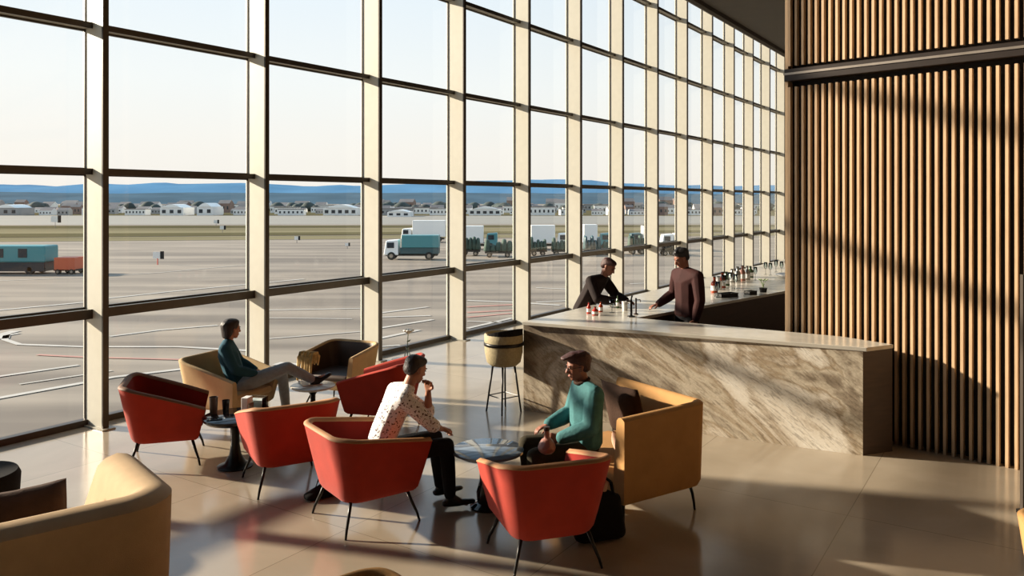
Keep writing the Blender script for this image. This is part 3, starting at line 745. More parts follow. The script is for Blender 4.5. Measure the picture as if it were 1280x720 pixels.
def person(label, loc, rot, J, cfg):
    root = thing('person', label, 'person', loc, R(rot)); sc_ = cfg.get('scale', 1); root.scale = (sc_, sc_, sc_)
    V3 = {k: Vector(v) for k, v in J.items() if not isinstance(v, (int, float, dict, str)) and len(v) == 3}
    g = lambda k: V3[k]
    hf = frame(*cfg.get('head', (0, 0, 0))); hc = g('head'); s = cfg.get('hs', 1.0)
    hp = lambda x, y, z: hc + hf @ Vector((x * s, y * s, z * s))
    body = bmesh.new()
    # head
    hull(body, [(hp(-.022, 0, .035), (.088 * s, .074 * s, .078 * s), hf), (hp(.022, 0, .028), (.072 * s, .068 * s, .070 * s), hf)])
    hull(body, [(hp(.030, 0, .01), (.062 * s, .062 * s, .06 * s), hf), (hp(.052, 0, -.085), (.030 * s, .032 * s, .024 * s), hf), (hp(0.0, 0, -.05), (.05 * s, .058 * s, .04 * s), hf)])
    hull(body, [(hp(.088, 0, .012), .012 * s), (hp(.108, 0, -.026), (.013 * s, .015 * s, .010 * s), hf), (hp(.082, 0, -.032), (.015 * s, .018 * s, .012 * s), hf)])
    hull(body, [(hp(.083, .03, .026), (.010, .018, .007), hf), (hp(.083, -.03, .026), (.010, .018, .007), hf)])
    for y in (1, -1): hull(body, [(hp(-.008, y * .072, .008), (.018 * s, .010 * s, .022 * s), hf), (hp(-.002, y * .070, -.022), (.011 * s, .009 * s, .014 * s), hf)])
    hull(body, [(hp(.084, 0, -.056), (.012, .024, .008), hf), (hp(.080, 0, -.068), (.012, .022, .008), hf)])
    # neck & trunk
    nk = g('neck')
    hull(body, [(hp(-.018, 0, -.055), .050), (nk, .056)])
    tf = frame(*cfg.get('torso', (0, 0, 0)))
    shl, shr = g('sh_l'), g('sh_r'); ch = g('chest'); pv = g('pelvis'); wa = g('waist')
    k = cfg.get('bk', 1.0)
    hull(body, [(nk, .055), ((shl + nk) / 2 + Vector((0, 0, -.03)), .045), ((shr + nk) / 2 + Vector((0, 0, -.03)), .045), (ch, (.095 * k, .140 * k, .10), tf)])
    hull(body, [(ch, (.095 * k, .140 * k, .10), tf), (wa, (.085 * k, .118 * k, .08), tf)])
    hull(body, [(wa, (.085 * k, .118 * k, .08), tf), (pv, (.10 * k, .145 * k, .09))])
    for sd_ in ('l', 'r'):
        S, E, W = g('sh_' + sd_), g('el_' + sd_), g('wr_' + sd_)
        limb(body, [S, S.lerp(E, .5), E], [.050, .045, .036]); limb(body, [E, E.lerp(W, .35), W], [.036, .038, .024])
        hull(body, [(ch, (.06, .06, .07)), (S, .050)])
        hd = cfg['hand_' + sd_]; hand(body, W, hd['d'], hd['n'], hd.get('side', 1), hd.get('curl', 30), hd.get('spread', 1), hd.get('curls'))
        Hh, K, An, To = g('hip_' + sd_), g('kn_' + sd_), g('an_' + sd_), g('toe_' + sd_)
        limb(body, [Hh, Hh.lerp(K, .5), K], [.080, .070, .050]); limb(body, [K, K.lerp(An, .35), An], [.050, .050, .032]); hull(body, [(An, .03), (To, .022)])
    remeshed('body', body, M[cfg['skin']], root, .006, 3)
    # face details
    for y in (1, -1):
        b = bmesh.new(); hull(b, [(hp(.084, y * .030, .008), (.008, .013, .0065), hf)]); finish('eye', b, M['eye'], root, smooth=True)
        b = bmesh.new(); hull(b, [(hp(.092, y * .018, .028), (.005, .006, .004), hf), (hp(.084, y * .044, .030), (.005, .006, .004), hf)]); finish('eyebrow', b, M[cfg['hair']], root, smooth=True)
    b = bmesh.new(); hull(b, [(hp(.0925, 0, -.060), (.006, .021, .004), hf)]); finish('mouth', b, M['lip'], root, smooth=True)
    # hair
    hb = bmesh.new()
    for blobs in cfg['hairshape']:
        hull(hb, [(hp(*c), tuple(x * s for x in r), hf) for c, r in blobs])
    remeshed('hair', hb, M[cfg['hair']], root, .007, 2)
    # upper garment
    j = bmesh.new(); e = cfg.get('loose', .018)
    hull(j, [(nk + Vector((0, 0, -.015)), .060), (shl + Vector((0, 0, .0)), .052 + e), (shr, .052 + e), (ch, (.100 * k + e, .145 * k + e, .10), tf)])
    hull(j, [(ch, (.100 * k + e, .148 * k + e, .10), tf), (wa, (.098 * k + e, .130 * k + e, .08), tf)])
    hull(j, [(wa, (.098 * k + e, .130 * k + e, .08), tf), (pv + Vector((0, 0, .02)), (.105 * k + e, .150 * k + e, .07))])
    for sd_ in ('l', 'r'):
        S, E, W = g('sh_' + sd_), g('el_' + sd_), g('wr_' + sd_)
        limb(j, [S, S.lerp(E, .5), E], [.052 + e, .050 + e, .040 + e])
        if cfg.get('sleeve', 'long') == 'long':
            W2 = E.lerp(W, .94); limb(j, [E, E.lerp(W, .4), W2], [.040 + e, .040 + e, .030 + e * .7])
        elif cfg['sleeve'] == 'elbow':
            limb(j, [E, E.lerp(W, .15)], [.040 + e, .040 + e])
    if cfg.get('collar'):
        hull(j, [(nk + Vector((0, 0, .015)), (.070, .072, .03))])
    remeshed(cfg.get('top_name', 'shirt'), j, M[cfg['top']], root, .010, 2)
    # trousers
    t = bmesh.new()
    hull(t, [(pv + Vector((0, 0, .04)), (.112 * k, .158 * k, .06)), (pv - Vector((0, 0, .01)), (.120 * k, .165 * k, .09))])
    for sd_ in ('l', 'r'):
        Hh, K, An = g('hip_' + sd_), g('kn_' + sd_), g('an_' + sd_)
        limb(t, [Hh, Hh.lerp(K, .5), K], [.100, .088, .068]); limb(t, [K, K.lerp(An, .5), K.lerp(An, .93)], [.068, .064, .052])
    remeshed('trousers', t, M[cfg['legs']], root, .010, 2)
    for sd_ in ('l', 'r'):
        An, To = g('an_' + sd_), g('toe_' + sd_); d = (To - An); d2 = Vector((d.x, d.y, d.z)); hl = An - Vector((d.x, d.y, 0)).normalized() * .03
        sb2 = bmesh.new(); hz = cfg.get('shoe_up', {}).get(sd_)
        if hz: dn = Vector(hz).normalized()
        else: dn = Vector((0, 0, 1))
        base = An - dn * .045
        fw = (To - An); fw = (fw - dn * fw.dot(dn)).normalized()
        hull(sb2, [(base - fw * .04, (.034, .034, .03)), (base + fw * .10, (.040, .040, .028)), (base + fw * .19, (.034, .034, .022))])
        hull(sb2, [(An + dn * .01, .040), (base - fw * .02, .034), (base + fw * .08, .034)])
        remeshed('shoe', sb2, M['shoe'], root, .008, 2)
    if 'extra' in cfg: cfg['extra'](root, g, hp, hf)
    return root
short_hair = [[((-.03, 0, .05), (.095, .082, .082)), ((.03, 0, .085), (.060, .068, .040))], [((-.065, 0, .0), (.055, .070, .06)), ((-.04, 0, .05), (.08, .08, .07))]]
# 1 man in patterned white shirt, leaning forward with chin on hand, in chair D
person('man in patterned white shirt and black trousers leaning forward with his chin on his hand', (-1.08, 6.52, 0), 22,
    dict(pelvis=(.0, 0, .52), waist=(.04, 0, .68), chest=(.14, 0, .90), neck=(.25, 0, 1.05), head=(.315, 0.0, 1.19),
         sh_l=(.17, .17, .99), sh_r=(.17, -.17, .99), el_l=(.47, .15, .77), wr_l=(.44, .04, .99), el_r=(.40, -.22, .76), wr_r=(.52, -.08, .68),
         hip_l=(.04, .09, .50), hip_r=(.04, -.09, .50), kn_l=(.53, .13, .55), kn_r=(.55, -.14, .55), an_l=(.58, .14, .10), an_r=(.58, -.15, .10), toe_l=(.72, .16, .04), toe_r=(.72, -.17, .04)),
    dict(scale=.96, skin='skin', hair='hair', top='printshirt', legs='darktrouser', head=(24, 18, 0), torso=(0, 32, 0), top_name='shirt', loose=.02, sleeve='elbow',
         hairshape=short_hair, hand_l=dict(d=(-.1, -.3, 1), n=(-.7, -.6, 0), side=1, curl=55), hand_r=dict(d=(.8, .5, -.2), n=(0, .2, -1), side=-1, curl=40)))
# 2 man in teal jacket on sofa
quiff = [[((-.03, 0, .055), (.100, .088, .085)), ((.03, 0, .085), (.065, .074, .045))], [((.03, 0, .105), (.07, .065, .035)), ((.115, 0, .095), (.030, .045, .018))], [((-.055, 0, .0), (.055, .075, .06)), ((-.04, 0, .05), (.08, .084, .07))]]
def glasses(root, g, hp, hf):
    b = bmesh.new()
    for y in (1, -1):
        pts = [hp(.102, y * .032 + .022 * math.cos(a), .008 + .017 * math.sin(a)) for a in [i * PI / 6 for i in range(13)]]
        tube(b, pts, .0022, 5); tube(b, [hp(.100, y * .054, .012), hp(.0, y * .083, .012)], .0022, 5)
    tube(b, [hp(.104, .010, .010), hp(.104, -.010, .010)], .0022, 5)
    finish('eyeglasses', b, M['blackmetal'], root)
    j = bmesh.new(); nk = g('neck')
    tube(j, [nk + Vector((.06 * math.cos(a) + .01, .072 * math.sin(a), .02 + .018 * -math.cos(a))) for a in [i * PI / 8 for i in range(17)]], .017, 8)
    finish('collar', j, M['browncloth'], root, smooth=True)
person('man in teal jacket and glasses sitting on the tan sofa, facing left', (.60, 6.76, 0), 194,
    dict(pelvis=(-.02, 0, .52), waist=(-.03, 0, .68), chest=(-.03, 0, .91), neck=(.0, 0, 1.07), head=(.045, 0, 1.215),
         sh_l=(-.04, .19, 1.00), sh_r=(-.04, -.19, 1.00), el_l=(.02, .27, .74), wr_l=(.27, .17, .64), el_r=(.02, -.26, .74), wr_r=(.30, -.09, .69),
         hip_l=(.04, .09, .50), hip_r=(.04, -.09, .50), kn_l=(.50, .16, .50), kn_r=(.50, -.12, .53), an_l=(.50, .20, .10), an_r=(.46, -.12, .10), toe_l=(.64, .22, .04), toe_r=(.60, -.14, .04)),
    dict(scale=.94, skin='skin2', hair='hair3', top='teal', legs='olivetrouser', head=(0, 8, 0), torso=(0, -2, 0), bk=1.1, top_name='jacket', loose=.038, collar=False,
         hairshape=quiff, hand_l=dict(d=(.9, -.25, .05), n=(-.1, -.9, -.1), side=1, curl=38), hand_r=dict(d=(.95, .1, -.25), n=(0, .1, -1), side=1, curl=22), extra=glasses, hs=1.06))
# 3 person by the window in dark teal
bob = [[((-.03, 0, .045), (.104, .092, .088)), ((.02, 0, .085), (.065, .074, .045))], [((-.06, 0, -.02), (.062, .088, .08)), ((-.05, 0, .05), (.09, .09, .07)), ((-.065, 0, -.075), (.045, .070, .04))]]
person('person in dark teal shirt and grey jeans reclining in the cream chair, seen from behind', (-3.14, 9.02, 0), 14,
    dict(pelvis=(.06, 0, .52), waist=(.0, 0, .66), chest=(-.06, 0, .86), neck=(-.06, 0, 1.02), head=(-.02, 0, 1.15),
         sh_l=(-.08, .19, .95), sh_r=(-.08, -.19, .95), el_l=(.04, .27, .72), wr_l=(.24, .16, .62), el_r=(.04, -.27, .72), wr_r=(.26, -.14, .64),
         hip_l=(.10, .09, .50), hip_r=(.10, -.09, .50), kn_l=(.55, .12, .58), kn_r=(.62, -.16, .70), an_l=(.60, .14, .10), an_r=(.92, -.10, .52), toe_l=(.76, .15, .04), toe_r=(1.06, -.08, .56)),
    dict(scale=.95, skin='skin', hair='hair', top='navyteal', legs='jeans', head=(34, 4, 0), torso=(0, -10, 0), top_name='shirt', loose=.02,
         hairshape=bob, hand_l=dict(d=(.9, -.3, -.2), n=(0, -.2, -1), side=-1, curl=25), hand_r=dict(d=(.9, .2, .0), n=(0, .2, -1), side=1, curl=25), shoe_up={'r': (-.5, 0, .87)}))
# 4 barman leaning over the counter
person('barman in black jacket leaning over the bar worktop from the window side', (1.14, 11.34, 0), -34,
    dict(pelvis=(-.16, 0, .98), waist=(-.08, 0, 1.14), chest=(.04, 0, 1.34), neck=(.18, 0, 1.47), head=(.25, 0, 1.61),
         sh_l=(.08, .19, 1.42), sh_r=(.08, -.19, 1.42), el_l=(.25, .24, 1.19), wr_l=(.47, .12, 1.15), el_r=(.22, -.26, 1.19), wr_r=(.43, -.10, 1.15),
         hip_l=(-.16, .09, .95), hip_r=(-.16, -.09, .95), kn_l=(-.10, .11, .52), kn_r=(-.14, -.11, .52), an_l=(-.18, .12, .09), an_r=(-.2, -.12, .09), toe_l=(-.03, .14, .03), toe_r=(-.05, -.14, .03)),
    dict(skin='skin2', hair='hair3', top='staffshirt', legs='darktrouser', head=(4, 30, 0), torso=(0, 38, 0), top_name='jacket', loose=.028,
         hairshape=short_hair, hand_l=dict(d=(.95, -.2, -.12), n=(0, -.2, -1), side=-1, curl=22), hand_r=dict(d=(.95, .2, -.12), n=(0, .2, -1), side=1, curl=22)))
# 5 barman standing inside the bar
b = bmesh.new(); prism(b, [(2.05, 9.95), (3.1, 9.3), (3.95, 11.0), (3.1, 11.3)], 0, .10); o = finish('duckboard', b, M['darkwood']); tag(o, 'dark floor platform behind the bar under the standing barman', 'platform')
person('barman in dark maroon shirt standing inside the bar with one hand on the worktop', (2.28, 10.42, .10), 205,
    dict(pelvis=(0, 0, .95), waist=(.0, 0, 1.12), chest=(.01, 0, 1.38), neck=(.03, 0, 1.55), head=(.085, 0, 1.69),
         sh_l=(0, .215, 1.47), sh_r=(0, -.215, 1.47), el_l=(.02, .29, 1.17), wr_l=(.05, .24, .93), el_r=(-.04, -.34, 1.20), wr_r=(.20, -.36, 1.06),
         hip_l=(0, .09, .93), hip_r=(0, -.09, .93), kn_l=(.02, .11, .50), kn_r=(.02, -.11, .50), an_l=(-.02, .12, .09), an_r=(-.02, -.12, .09), toe_l=(.13, .14, .03), toe_r=(.13, -.14, .03)),
    dict(skin='skin2', hair='hair2', top='staffred', legs='darktrouser', head=(-10, 26, 0), torso=(0, 0, 0), top_name='shirt', loose=.03, bk=1.12,
         hairshape=[[((-.03, 0, .055), (.100, .088, .085)), ((.022, 0, .085), (.062, .076, .048))], [((-.055, 0, .0), (.055, .075, .06)), ((-.04, 0, .05), (.08, .084, .07))], [((.05, .03, .11), (.03, .03, .03)), ((-.02, -.03, .125), (.05, .04, .03))]], hand_l=dict(d=(.2, -.1, -1), n=(0, -1, 0), side=-1, curl=30), hand_r=dict(d=(.9, -.1, -.15), n=(0, .1, -1), side=1, curl=25)))

# ---------------------------------------------------------------- outside
def gp(px, py, z=APZ): return at(px, py, z)
b = bmesh.new(); prism(b, [(-900, 2), (900, 2), (3500, 5200), (-3500, 5200)], APZ - 1, APZ)
def strip(bm, pts, wd, mi, z=.03):
    P_ = [gp(*p) for p in pts]
    L_, R_ = [], []
    for i, p in enumerate(P_):
        d = (P_[min(i + 1, len(P_) - 1)] - P_[max(i - 1, 0)]); d.z = 0; d.normalize(); nn = Vector((-d.y, d.x, 0)) * wd * .65
        L_.append(bm.verts.new(p + nn + Vector((0, 0, z)))); R_.append(bm.verts.new(p - nn + Vector((0, 0, z))))
    for i in range(len(P_) - 1):
        f = bm.faces.new((L_[i], L_[i + 1], R_[i + 1], R_[i])); f.material_index = mi
for pts, wd, mi in (
    ([(-60, 510), (0, 498), (105, 479), (142, 472), (227, 462), (300, 448)], .28, 1),
    ([(-60, 482), (0, 471), (98, 457)], .24, 1), ([(24, 481), (105, 469), (140, 464)], .14, 1),
    ([(24, 417), (8, 420), (6, 425), (24, 431), (105, 434), (224, 434), (330, 440)], .26, 1), ([(20, 414), (5, 418), (3, 424)], .5, 1),
    ([(47, 444), (105, 447), (224, 450), (330, 458)], .2, 2), ([(137, 421), (200, 413), (272, 407)], .26, 1),
    ([(-20, 391), (0, 388), (108, 378), (137, 373), (211, 365), (305, 356), (380, 349)], .34, 1),
    ([(-20, 352), (110, 347), (200, 341), (310, 331)], .22, 1),
    ([(335, 388), (450, 386)], .22, 1), ([(335, 398), (440, 399)], .16, 1), ([(335, 424), (450, 415)], .16, 1), ([(345, 455), (372, 457), (368, 462), (350, 464)], .5, 1),
    ([(472, 392), (535, 384)], .28, 1), ([(472, 397), (538, 395)], .28, 1), ([(472, 411), (541, 400)], .28, 1), ([(472, 424), (524, 413)], .28, 1), ([(472, 434), (500, 432)], .2, 1),
    ([(584, 376), (640, 378), (700, 382)], .4, 1), ([(584, 384), (645, 381)], .4, 2), ([(584, 391), (645, 388)], .4, 2), ([(584, 397), (640, 392)], .3, 2), ([(584, 411), (640, 398)], .25, 1), ([(584, 402), (640, 404)], .2, 1),
    ([(670, 360), (715, 362)], .3, 1), ([(735, 372), (760, 373)], .3, 1), ([(670, 378), (715, 376)], .3, 1), ([(787, 355), (815, 354)], .3, 1), ([(787, 366), (815, 366)], .3, 1)):
    strip(b, pts, wd, mi)
# far bands (pale taxiways and dry grass) laid flat on the airfield
def band(bm, y0a, y0b, y1a, y1b, mi, x0=-700, x1=1300, z=.02):
    a = [gp(x0, y0a), gp(x1, y0b), gp(x1, y1b), gp(x0, y1a)]
    f = bm.faces.new([bm.verts.new(p + Vector((0, 0, z))) for p in a]); f.material_index = mi
band(b, 269, 270.5, 282, 279, 3); band(b, 283, 281, 287, 283, 5, z=.04); band(b, 287, 283.5, 296, 287, 4, z=.04); band(b, 296, 286, 302, 288, 5, z=.06)
band(b, 302, 289, 308, 292, 4, z=.04); band(b, 256, 258, 269, 270, 5, z=.01)
struct('apron', b, [M['apron'], M['paintwhite'], M['paintpink'], M['concrete'], M['grass'], M['grassdark']])
# facade foot below the window wall and floor slab edge
b = bmesh.new(); prism(b, [tuple(A + WD * 0 - WN * .03)[:2], tuple(B - WN * .03)[:2], tuple(B + WN * .4)[:2], tuple(A + WN * .4)[:2]], APZ, -.26); struct('wall_outer', b, M['ceil'])
# hills
def ridge(name, Y, hs, m, seed, x0, x1, step, zb=APZ):
    b = bmesh.new(); pr = []
    x = x0
    while x <= x1:
        t_ = (x - x0) / (x1 - x0)
        h = hs * (.72 + .28 * noise.noise(Vector((x / (Y * .22), seed, 0))) + .08 * noise.noise(Vector((x / (Y * .05), seed, 5))))
        pr.append((x, h)); x += step
    rows = []
    for k, (f, dy) in enumerate(((0, 0), (.45, .05), (.8, .12), (1, .2), (.85, .32), (0, .6))):
        rows.append([b.verts.new((x, Y * (1 + dy), zb + (h - zb) * f * (1 + .05 * noise.noise(Vector((x / 90, k * 3.3, seed)))))) for x, h in pr])
    for r0, r1 in zip(rows, rows[1:]):
        for i in range(len(pr) - 1): b.faces.new((r0[i], r0[i + 1], r1[i + 1], r1[i]))
    return struct(name, b, m, smooth=True)
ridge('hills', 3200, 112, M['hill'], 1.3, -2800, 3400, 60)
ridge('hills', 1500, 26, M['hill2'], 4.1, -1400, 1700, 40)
# tree belts
def treebelt(Y, n, x0, x1, h, seed):
    random.seed(seed); b = bmesh.new()
    for i in range(n):
        x = random.uniform(x0, x1); y = Y + random.uniform(-10, 30); s_ = h * random.uniform(.6, 1.2)
        hull(b, [((x, y, APZ + s_ * .45), (s_ * .9, s_ * .7, s_ * .45)), ((x + random.uniform(-1, 1), y, APZ + s_ * .8), (s_ * .5, s_ * .5, s_ * .25))])
    return b
b = treebelt(520, 150, -380, 420, 5.5, 5)
o = finish('tree_belt', b, M['tree'], smooth=True); tag(o, 'low belt of dark trees running through the far town', 'trees', kind='stuff')
# town
random.seed(11)
def house(w_, d_, h_, m, pitched, win=True):
    b = bmesh.new(); box(b, -w_ / 2, w_ / 2, -d_ / 2, d_ / 2, 0, h_)
    if pitched:
        v = [b.verts.new(p) for p in ((-w_ / 2, -d_ / 2, h_), (w_ / 2, -d_ / 2, h_), (w_ / 2, d_ / 2, h_), (-w_ / 2, d_ / 2, h_), (-w_ / 2, 0, h_ + d_ * .22), (w_ / 2, 0, h_ + d_ * .22))]
        for f in ((0, 1, 5, 4), (2, 3, 4, 5), (0, 4, 3), (1, 2, 5)):
            ff = b.faces.new([v[i] for i in f]); ff.material_index = 1 if len(f) == 4 else 0
    else: box(b, -w_ / 2 - .2, w_ / 2 + .2, -d_ / 2 - .2, d_ / 2 + .2, h_, h_ + .5, 1)
    n = max(2, int(w_ / 3))
    for i in range(n):
        x = -w_ / 2 + (i + .5) * w_ / n; box(b, x - .6, x + .6, -d_ / 2 - .06, -d_ / 2, h_ * .35, h_ * .7, 2)
    return b
protos = []
for i, (w_, d_, h_, m, p) in enumerate(((12, 9, 3.4, 'housewhite', True), (18, 10, 4.6, 'housewhite', False), (10, 9, 5.4, 'housebrown', True), (22, 12, 3.6, 'housegrey', False), (9, 8, 4.0, 'housegrey', True))):
    me_o = finish('house', house(w_, d_, h_, m, p), [M[m], M['roof'], M['vglass']]); protos.append(me_o)
kinds = ['low white house with grey pitched roof in the far town', 'flat-roofed white building in the far town', 'brown house with pitched roof in the far town', 'long grey flat-roofed building in the far town', 'small grey house with pitched roof in the far town']
grp = ['white pitched-roof houses of the far town', 'white flat-roofed buildings of the far town', 'brown houses of the far town', 'long grey buildings of the far town', 'small grey houses of the far town']
used = set(); placed = [((a_ + c_) / 2 * .392 - .64 * 392, 399, (c_ - a_) * .392 / 2 + 5) for a_, c_ in ((200, 229), (246, 266), (404, 446), (586, 626), (-8, 22))] + [((498 - 640) * .36, 367, 12)]
cnt = 0; tries = 0
while cnt < 170 and tries < 6000:
    tries += 1
    k = random.choices(range(5), (6, 4, 2, 1, 3))[0]
    y = random.choice((398, 430, 475, 590, 660)) + random.uniform(-6, 8)
    px = random.uniform(-20, 940) if random.random() < .6 else random.gauss(random.choice((60, 300, 470, 600, 700)), 30)
    x = (px - 640) * y / 1000; s_ = random.uniform(.45, .75) * (1 if y < 520 else 1.5); rad = (6, 9, 5.5, 11, 5)[k] * s_ + 1
    if any(abs(x - q[0]) < rad + q[2] and abs(y - q[1]) < 14 for q in placed): continue
    placed.append((x, y, rad)); cnt += 1
    if k not in used: o = protos[k]; used.add(k)
    else: o = protos[k].copy(); COL.objects.link(o)
    o.location = (x, y, APZ); o.rotation_euler = (0, 0, random.uniform(-.12, .12)); o.scale = (s_, s_, s_ * random.uniform(.9, 1.4))
    tag(o, kinds[k], 'building', grp[k])
for k in range(5):
    if k not in used: bpy.data.objects.remove(protos[k])
def hangar(label, px0, px1, Y, h_, m='housewhite', arch=True):
    x0 = (px0 - 640) * Y / 1000; x1 = (px1 - 640) * Y / 1000; w_ = x1 - x0; h_ *= .72
    root = thing('terminal_building', label, 'building', ((x0 + x1) / 2, Y, APZ))
    b = bmesh.new(); box(b, -w_ / 2, w_ / 2, 0, 14, 0, h_ * .7); finish('walls', b, M[m], root)
    b = bmesh.new(); prism(b, [(0, 0), (1, 0), (1, 1)], 0, .1); b.free(); b = bmesh.new()
    n = 10; a = []; c = []
    for i in range(n + 1):
        t_ = -1 + 2 * i / n; z_ = h_ * .7 + h_ * .3 * math.cos(t_ * PI / 2); a.append(b.verts.new((t_ * w_ / 2 * .8, -.3, z_))); c.append(b.verts.new((t_ * w_ / 2 * .8, 14, z_)))
    for i in range(n): b.faces.new((a[i], a[i + 1], c[i + 1], c[i]))
    b.faces.new(a); b.faces.new(c); finish('arched_roof', b, M['whitepaint'], root)
    b = bmesh.new(); n = int(w_ / 3)
    for i in range(n): x = -w_ / 2 + (i + .5) * w_ / n; box(b, x - .9, x + .9, -.08, 0, h_ * .2, h_ * .5)
    finish('windows', b, M['vglass'], root)
hangar('white arched-roof hangar, the left one of the two seen in the second window', 200, 229, 392, 7.6)
hangar('white arched-roof hangar, the right one of the two seen in the second window', 246, 266, 392, 8.4)
hangar('widest white arched-roof hangar, beyond the third window', 404, 446, 392, 7.4)
hangar('low white building beyond the fourth window above the trucks', 484, 512, 360, 4.4)
hangar('long white building beyond the fifth window', 586, 626, 392, 6)
hangar('grey-roofed long building at the far left edge of the airfield', -8, 22, 392, 7.4, 'housegrey')

# vehicles
def wheels(root, xs, y0, y1, r, n='wheel'):
    for x in xs:
        for y in (y0, y1):
            b = bmesh.new(); t_ = bmesh.ops.create_cone(b, cap_ends=True, segments=20, radius1=r, radius2=r, depth=.3, matrix=Matrix.Translation((x, y, r)) @ Matrix.Rotation(PI / 2, 4, 'X')); wh_ = finish(n, b, M['tyre'], root)
            b = bmesh.new(); bmesh.ops.create_cone(b, cap_ends=True, segments=12, radius1=r * .5, radius2=r * .5, depth=.34, matrix=Matrix.Translation((x, y, r)) @ Matrix.Rotation(PI / 2, 4, 'X')); finish('hubcap', b, M['metalstrip'], wh_)
def truck(label, px0, px1, py, cab='left', h=4.4, boxm='whitepaint', lowm='darkteal', cabm='whitepaint', rot=0, low=True, name='box_truck', cat='truck'):
    p0 = gp(px0, py); p1 = gp(px1, py); Lg = (p1 - p0).length
    root = thing(name, label, cat, p0, R(rot))
    cx = 0 if cab == 'left' else Lg - 2.0
    bx0, bx1 = (2.2, Lg) if cab == 'left' else (0, Lg - 2.2)
    b = bmesh.new(); hull(b, [((cx + .25, .25, .7), .12), ((cx + 1.85, .25, .7), .12), ((cx + .25, 2.15, .7), .12), ((cx + 1.85, 2.15, .7), .12), ((cx + .5, .3, 2.3), .12), ((cx + 1.85, .3, 2.4), .12), ((cx + .5, 2.1, 2.3), .12), ((cx + 1.85, 2.1, 2.4), .12)]); cb_ = finish('cab', b, M[cabm], root)
    b = bmesh.new(); sx_ = cx + .55; box(b, sx_, sx_ + .9, .10, .14, 1.5, 2.2); finish('cab_window', b, M['vglass'], cb_)
    if low:
        b = bmesh.new(); box(b, bx0, bx1, .1, 2.3, .75, h * .5); finish('lower_body', b, M[lowm], root, bevel=.05)
        b = bmesh.new(); box(b, bx0 + .2, bx1, .0, 2.4, h * .5, h); finish('cargo_box', b, M[boxm], root, bevel=.05)
    else:
        b = bmesh.new(); box(b, bx0, bx1, 0, 2.4, 1.0, h); finish('cargo_box', b, M[boxm], root, bevel=.05)
    b = bmesh.new(); box(b, .3, Lg - .2, .4, 2.0, .5, .8); finish('chassis', b, M['tyre'], root)
    wheels(root, (1.1 if cab == 'left' else Lg - 1.1, (bx0 + 1.2) if cab != 'left' else bx1 - 1.2), .2, 2.2, .5)
    return root
def cart(label, px0, px1, py, h, m='greentarp', group=None):
    p0 = gp(px0, py); p1 = gp(px1, py); Lg = (p1 - p0).length
    root = thing('cargo_dolly', label, 'cart', p0, 0, group)
    b = bmesh.new(); box(b, 0, Lg, 0, 2, .55, .75); finish('deck', b, M['tyre'], root)
    b = bmesh.new(); n = 5; bl = []
    for i in range(n):
        x = .3 + (Lg - .6) * i / (n - 1); hh = h * random.uniform(.65, 1.0)
        hull(b, [((x, 1, .95), (Lg / n * .75, .95, .25)), ((x, 1, hh), (Lg / n * .45, .7, .25))])
    finish('covered_load', b, M[m], root, smooth=True)
    wheels(root, (.6, Lg - .6), .1, 1.9, .35)
random.seed(5)
truck('teal and white box truck with white cab, leftmost of the parked trucks', 478, 548, 325, 'left', 3.1, 'tealpaint', 'darkteal')
truck('long white trailer truck parked behind the leftmost teal truck', 500, 556, 303, 'left', 3.9, low=False)
truck('white box truck with teal rear, in view through the fifth window', 560, 622, 312, 'right', 3.6, low=False, cabm='tealpaint')
truck('white box trailer seen through the sixth window', 664, 712, 312, 'right', 3.7, low=False)
truck('pale box truck beside the green dollies in the seventh window', 730, 765, 312, 'right', 3.8, low=False, cabm='tealpaint')
truck('small white box truck seen through the eighth window', 786, 806, 312, 'left', 3.6, low=False, cabm='darkteal')
truck('white van standing rightmost in the row of parked vehicles', 826, 846, 314, 'left', 2.6, low=False)
cart('dark green covered dolly, leftmost of the row, before the fifth window', 575, 600, 320, 2.4)
cart('dark green covered dolly next to the white cab in the fifth window', 606, 640, 322, 2.2)
cart('dark green covered dolly at the left of the sixth window', 662, 684, 320, 2.4)
cart('dark green covered dolly at the right of the sixth window', 690, 716, 320, 2.6)
cart('teal covered dolly in the seventh window', 730, 752, 319, 2.6, 'darkteal')
cart('dark green covered dolly in the seventh window, right of the teal one', 754, 774, 319, 2.4)
cart('dark green covered dolly in the eighth window', 786, 808, 318, 2.4)
cart('dark grey covered dolly low in the ninth window', 826, 848, 320, 1.8, 'tyre')
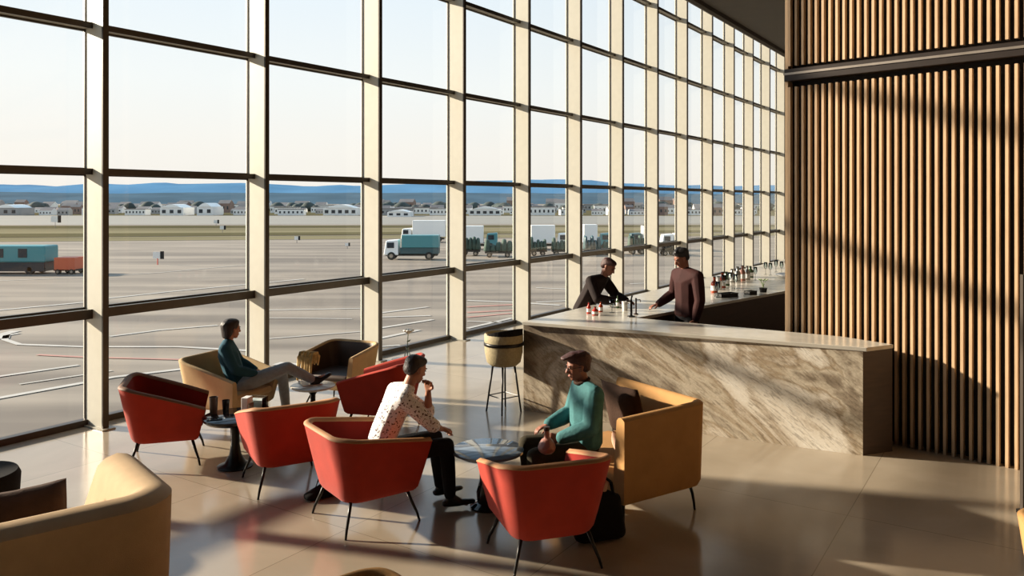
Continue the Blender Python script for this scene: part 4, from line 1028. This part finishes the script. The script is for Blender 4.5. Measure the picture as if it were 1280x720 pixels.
# teal bus and orange box trailer on the left
p0 = gp(-80, 343); p1 = gp(56, 343); Lg = p1.x - p0.x
root = thing('apron_bus', 'long teal apron bus at the left edge, seen through the first window', 'bus', p0)
b = bmesh.new(); box(b, 0, Lg, 0, 2.5, 1.2, 2.9); finish('body', b, M['tealpaint'], root, bevel=.15)
b = bmesh.new(); box(b, .05, Lg - .1, .03, 2.47, .3, 1.2); finish('skirt', b, M['vglass'], root)
b = bmesh.new(); box(b, Lg - 2.7, Lg - 1.8, -.05, 0, 1.7, 2.6); finish('window', b, M['vglass'], root)
b = bmesh.new(); box(b, Lg - 7.5, Lg - 4.2, -.05, 0, 1.7, 2.6); finish('window', b, M['vglass'], root)
wheels(root, (2, Lg - 1.6), .2, 2.3, .5)
p2 = gp(66, 343)
root = thing('luggage_cart', 'orange boxy luggage cart right behind the teal apron bus', 'cart', p2)
b = bmesh.new(); box(b, .1, 2.2, 0, 2, .45, 1.7); finish('box_body', b, M['orangepaint'], root, bevel=.05)
b = bmesh.new(); box(b, 0, 2.4, .1, 1.9, .35, .5); finish('frame', b, M['tyre'], root)
b = bmesh.new(); tube(b, [(0, 1, .45), (-.3, 1, .45)], .06); finish('tow_bar', b, M['tyre'], root)
wheels(root, (.5, 1.9), .1, 1.9, .26)
def marker(label, px, py, h, kind=0):
    p = gp(px, py); root = thing('airfield_marker', label, 'sign', p)
    b = bmesh.new(); tube(b, [(0, 0, 0), (0, 0, h)], .06, 6); finish('post', b, M['red_tail'] if kind else M['roof'], root)
    b = bmesh.new(); box(b, -h * .35, h * .2, -.06, .0, h * .5, h); finish('board', b, M['white'], root)
    b = bmesh.new(); box(b, h * .22, h * .5, -.06, .0, h * .45, h * 1.05); finish('dark_board', b, M['tyre'], root)
marker('white and dark sign on a red post alone on the apron, second window', 197, 331, 1.5, 1)
marker('small dark sign far out at the right of the second window', 270, 283, 1.8)
marker('low dark sign just below the far one, second window', 278, 291, 1.6)
marker('pale sign on a tall post on the grass, first window', 69, 285, 3.2)
marker('tiny white marker on the concrete, third window', 371, 304, 1.2)
marker('second tiny white marker further right in the third window', 434, 311, .9)
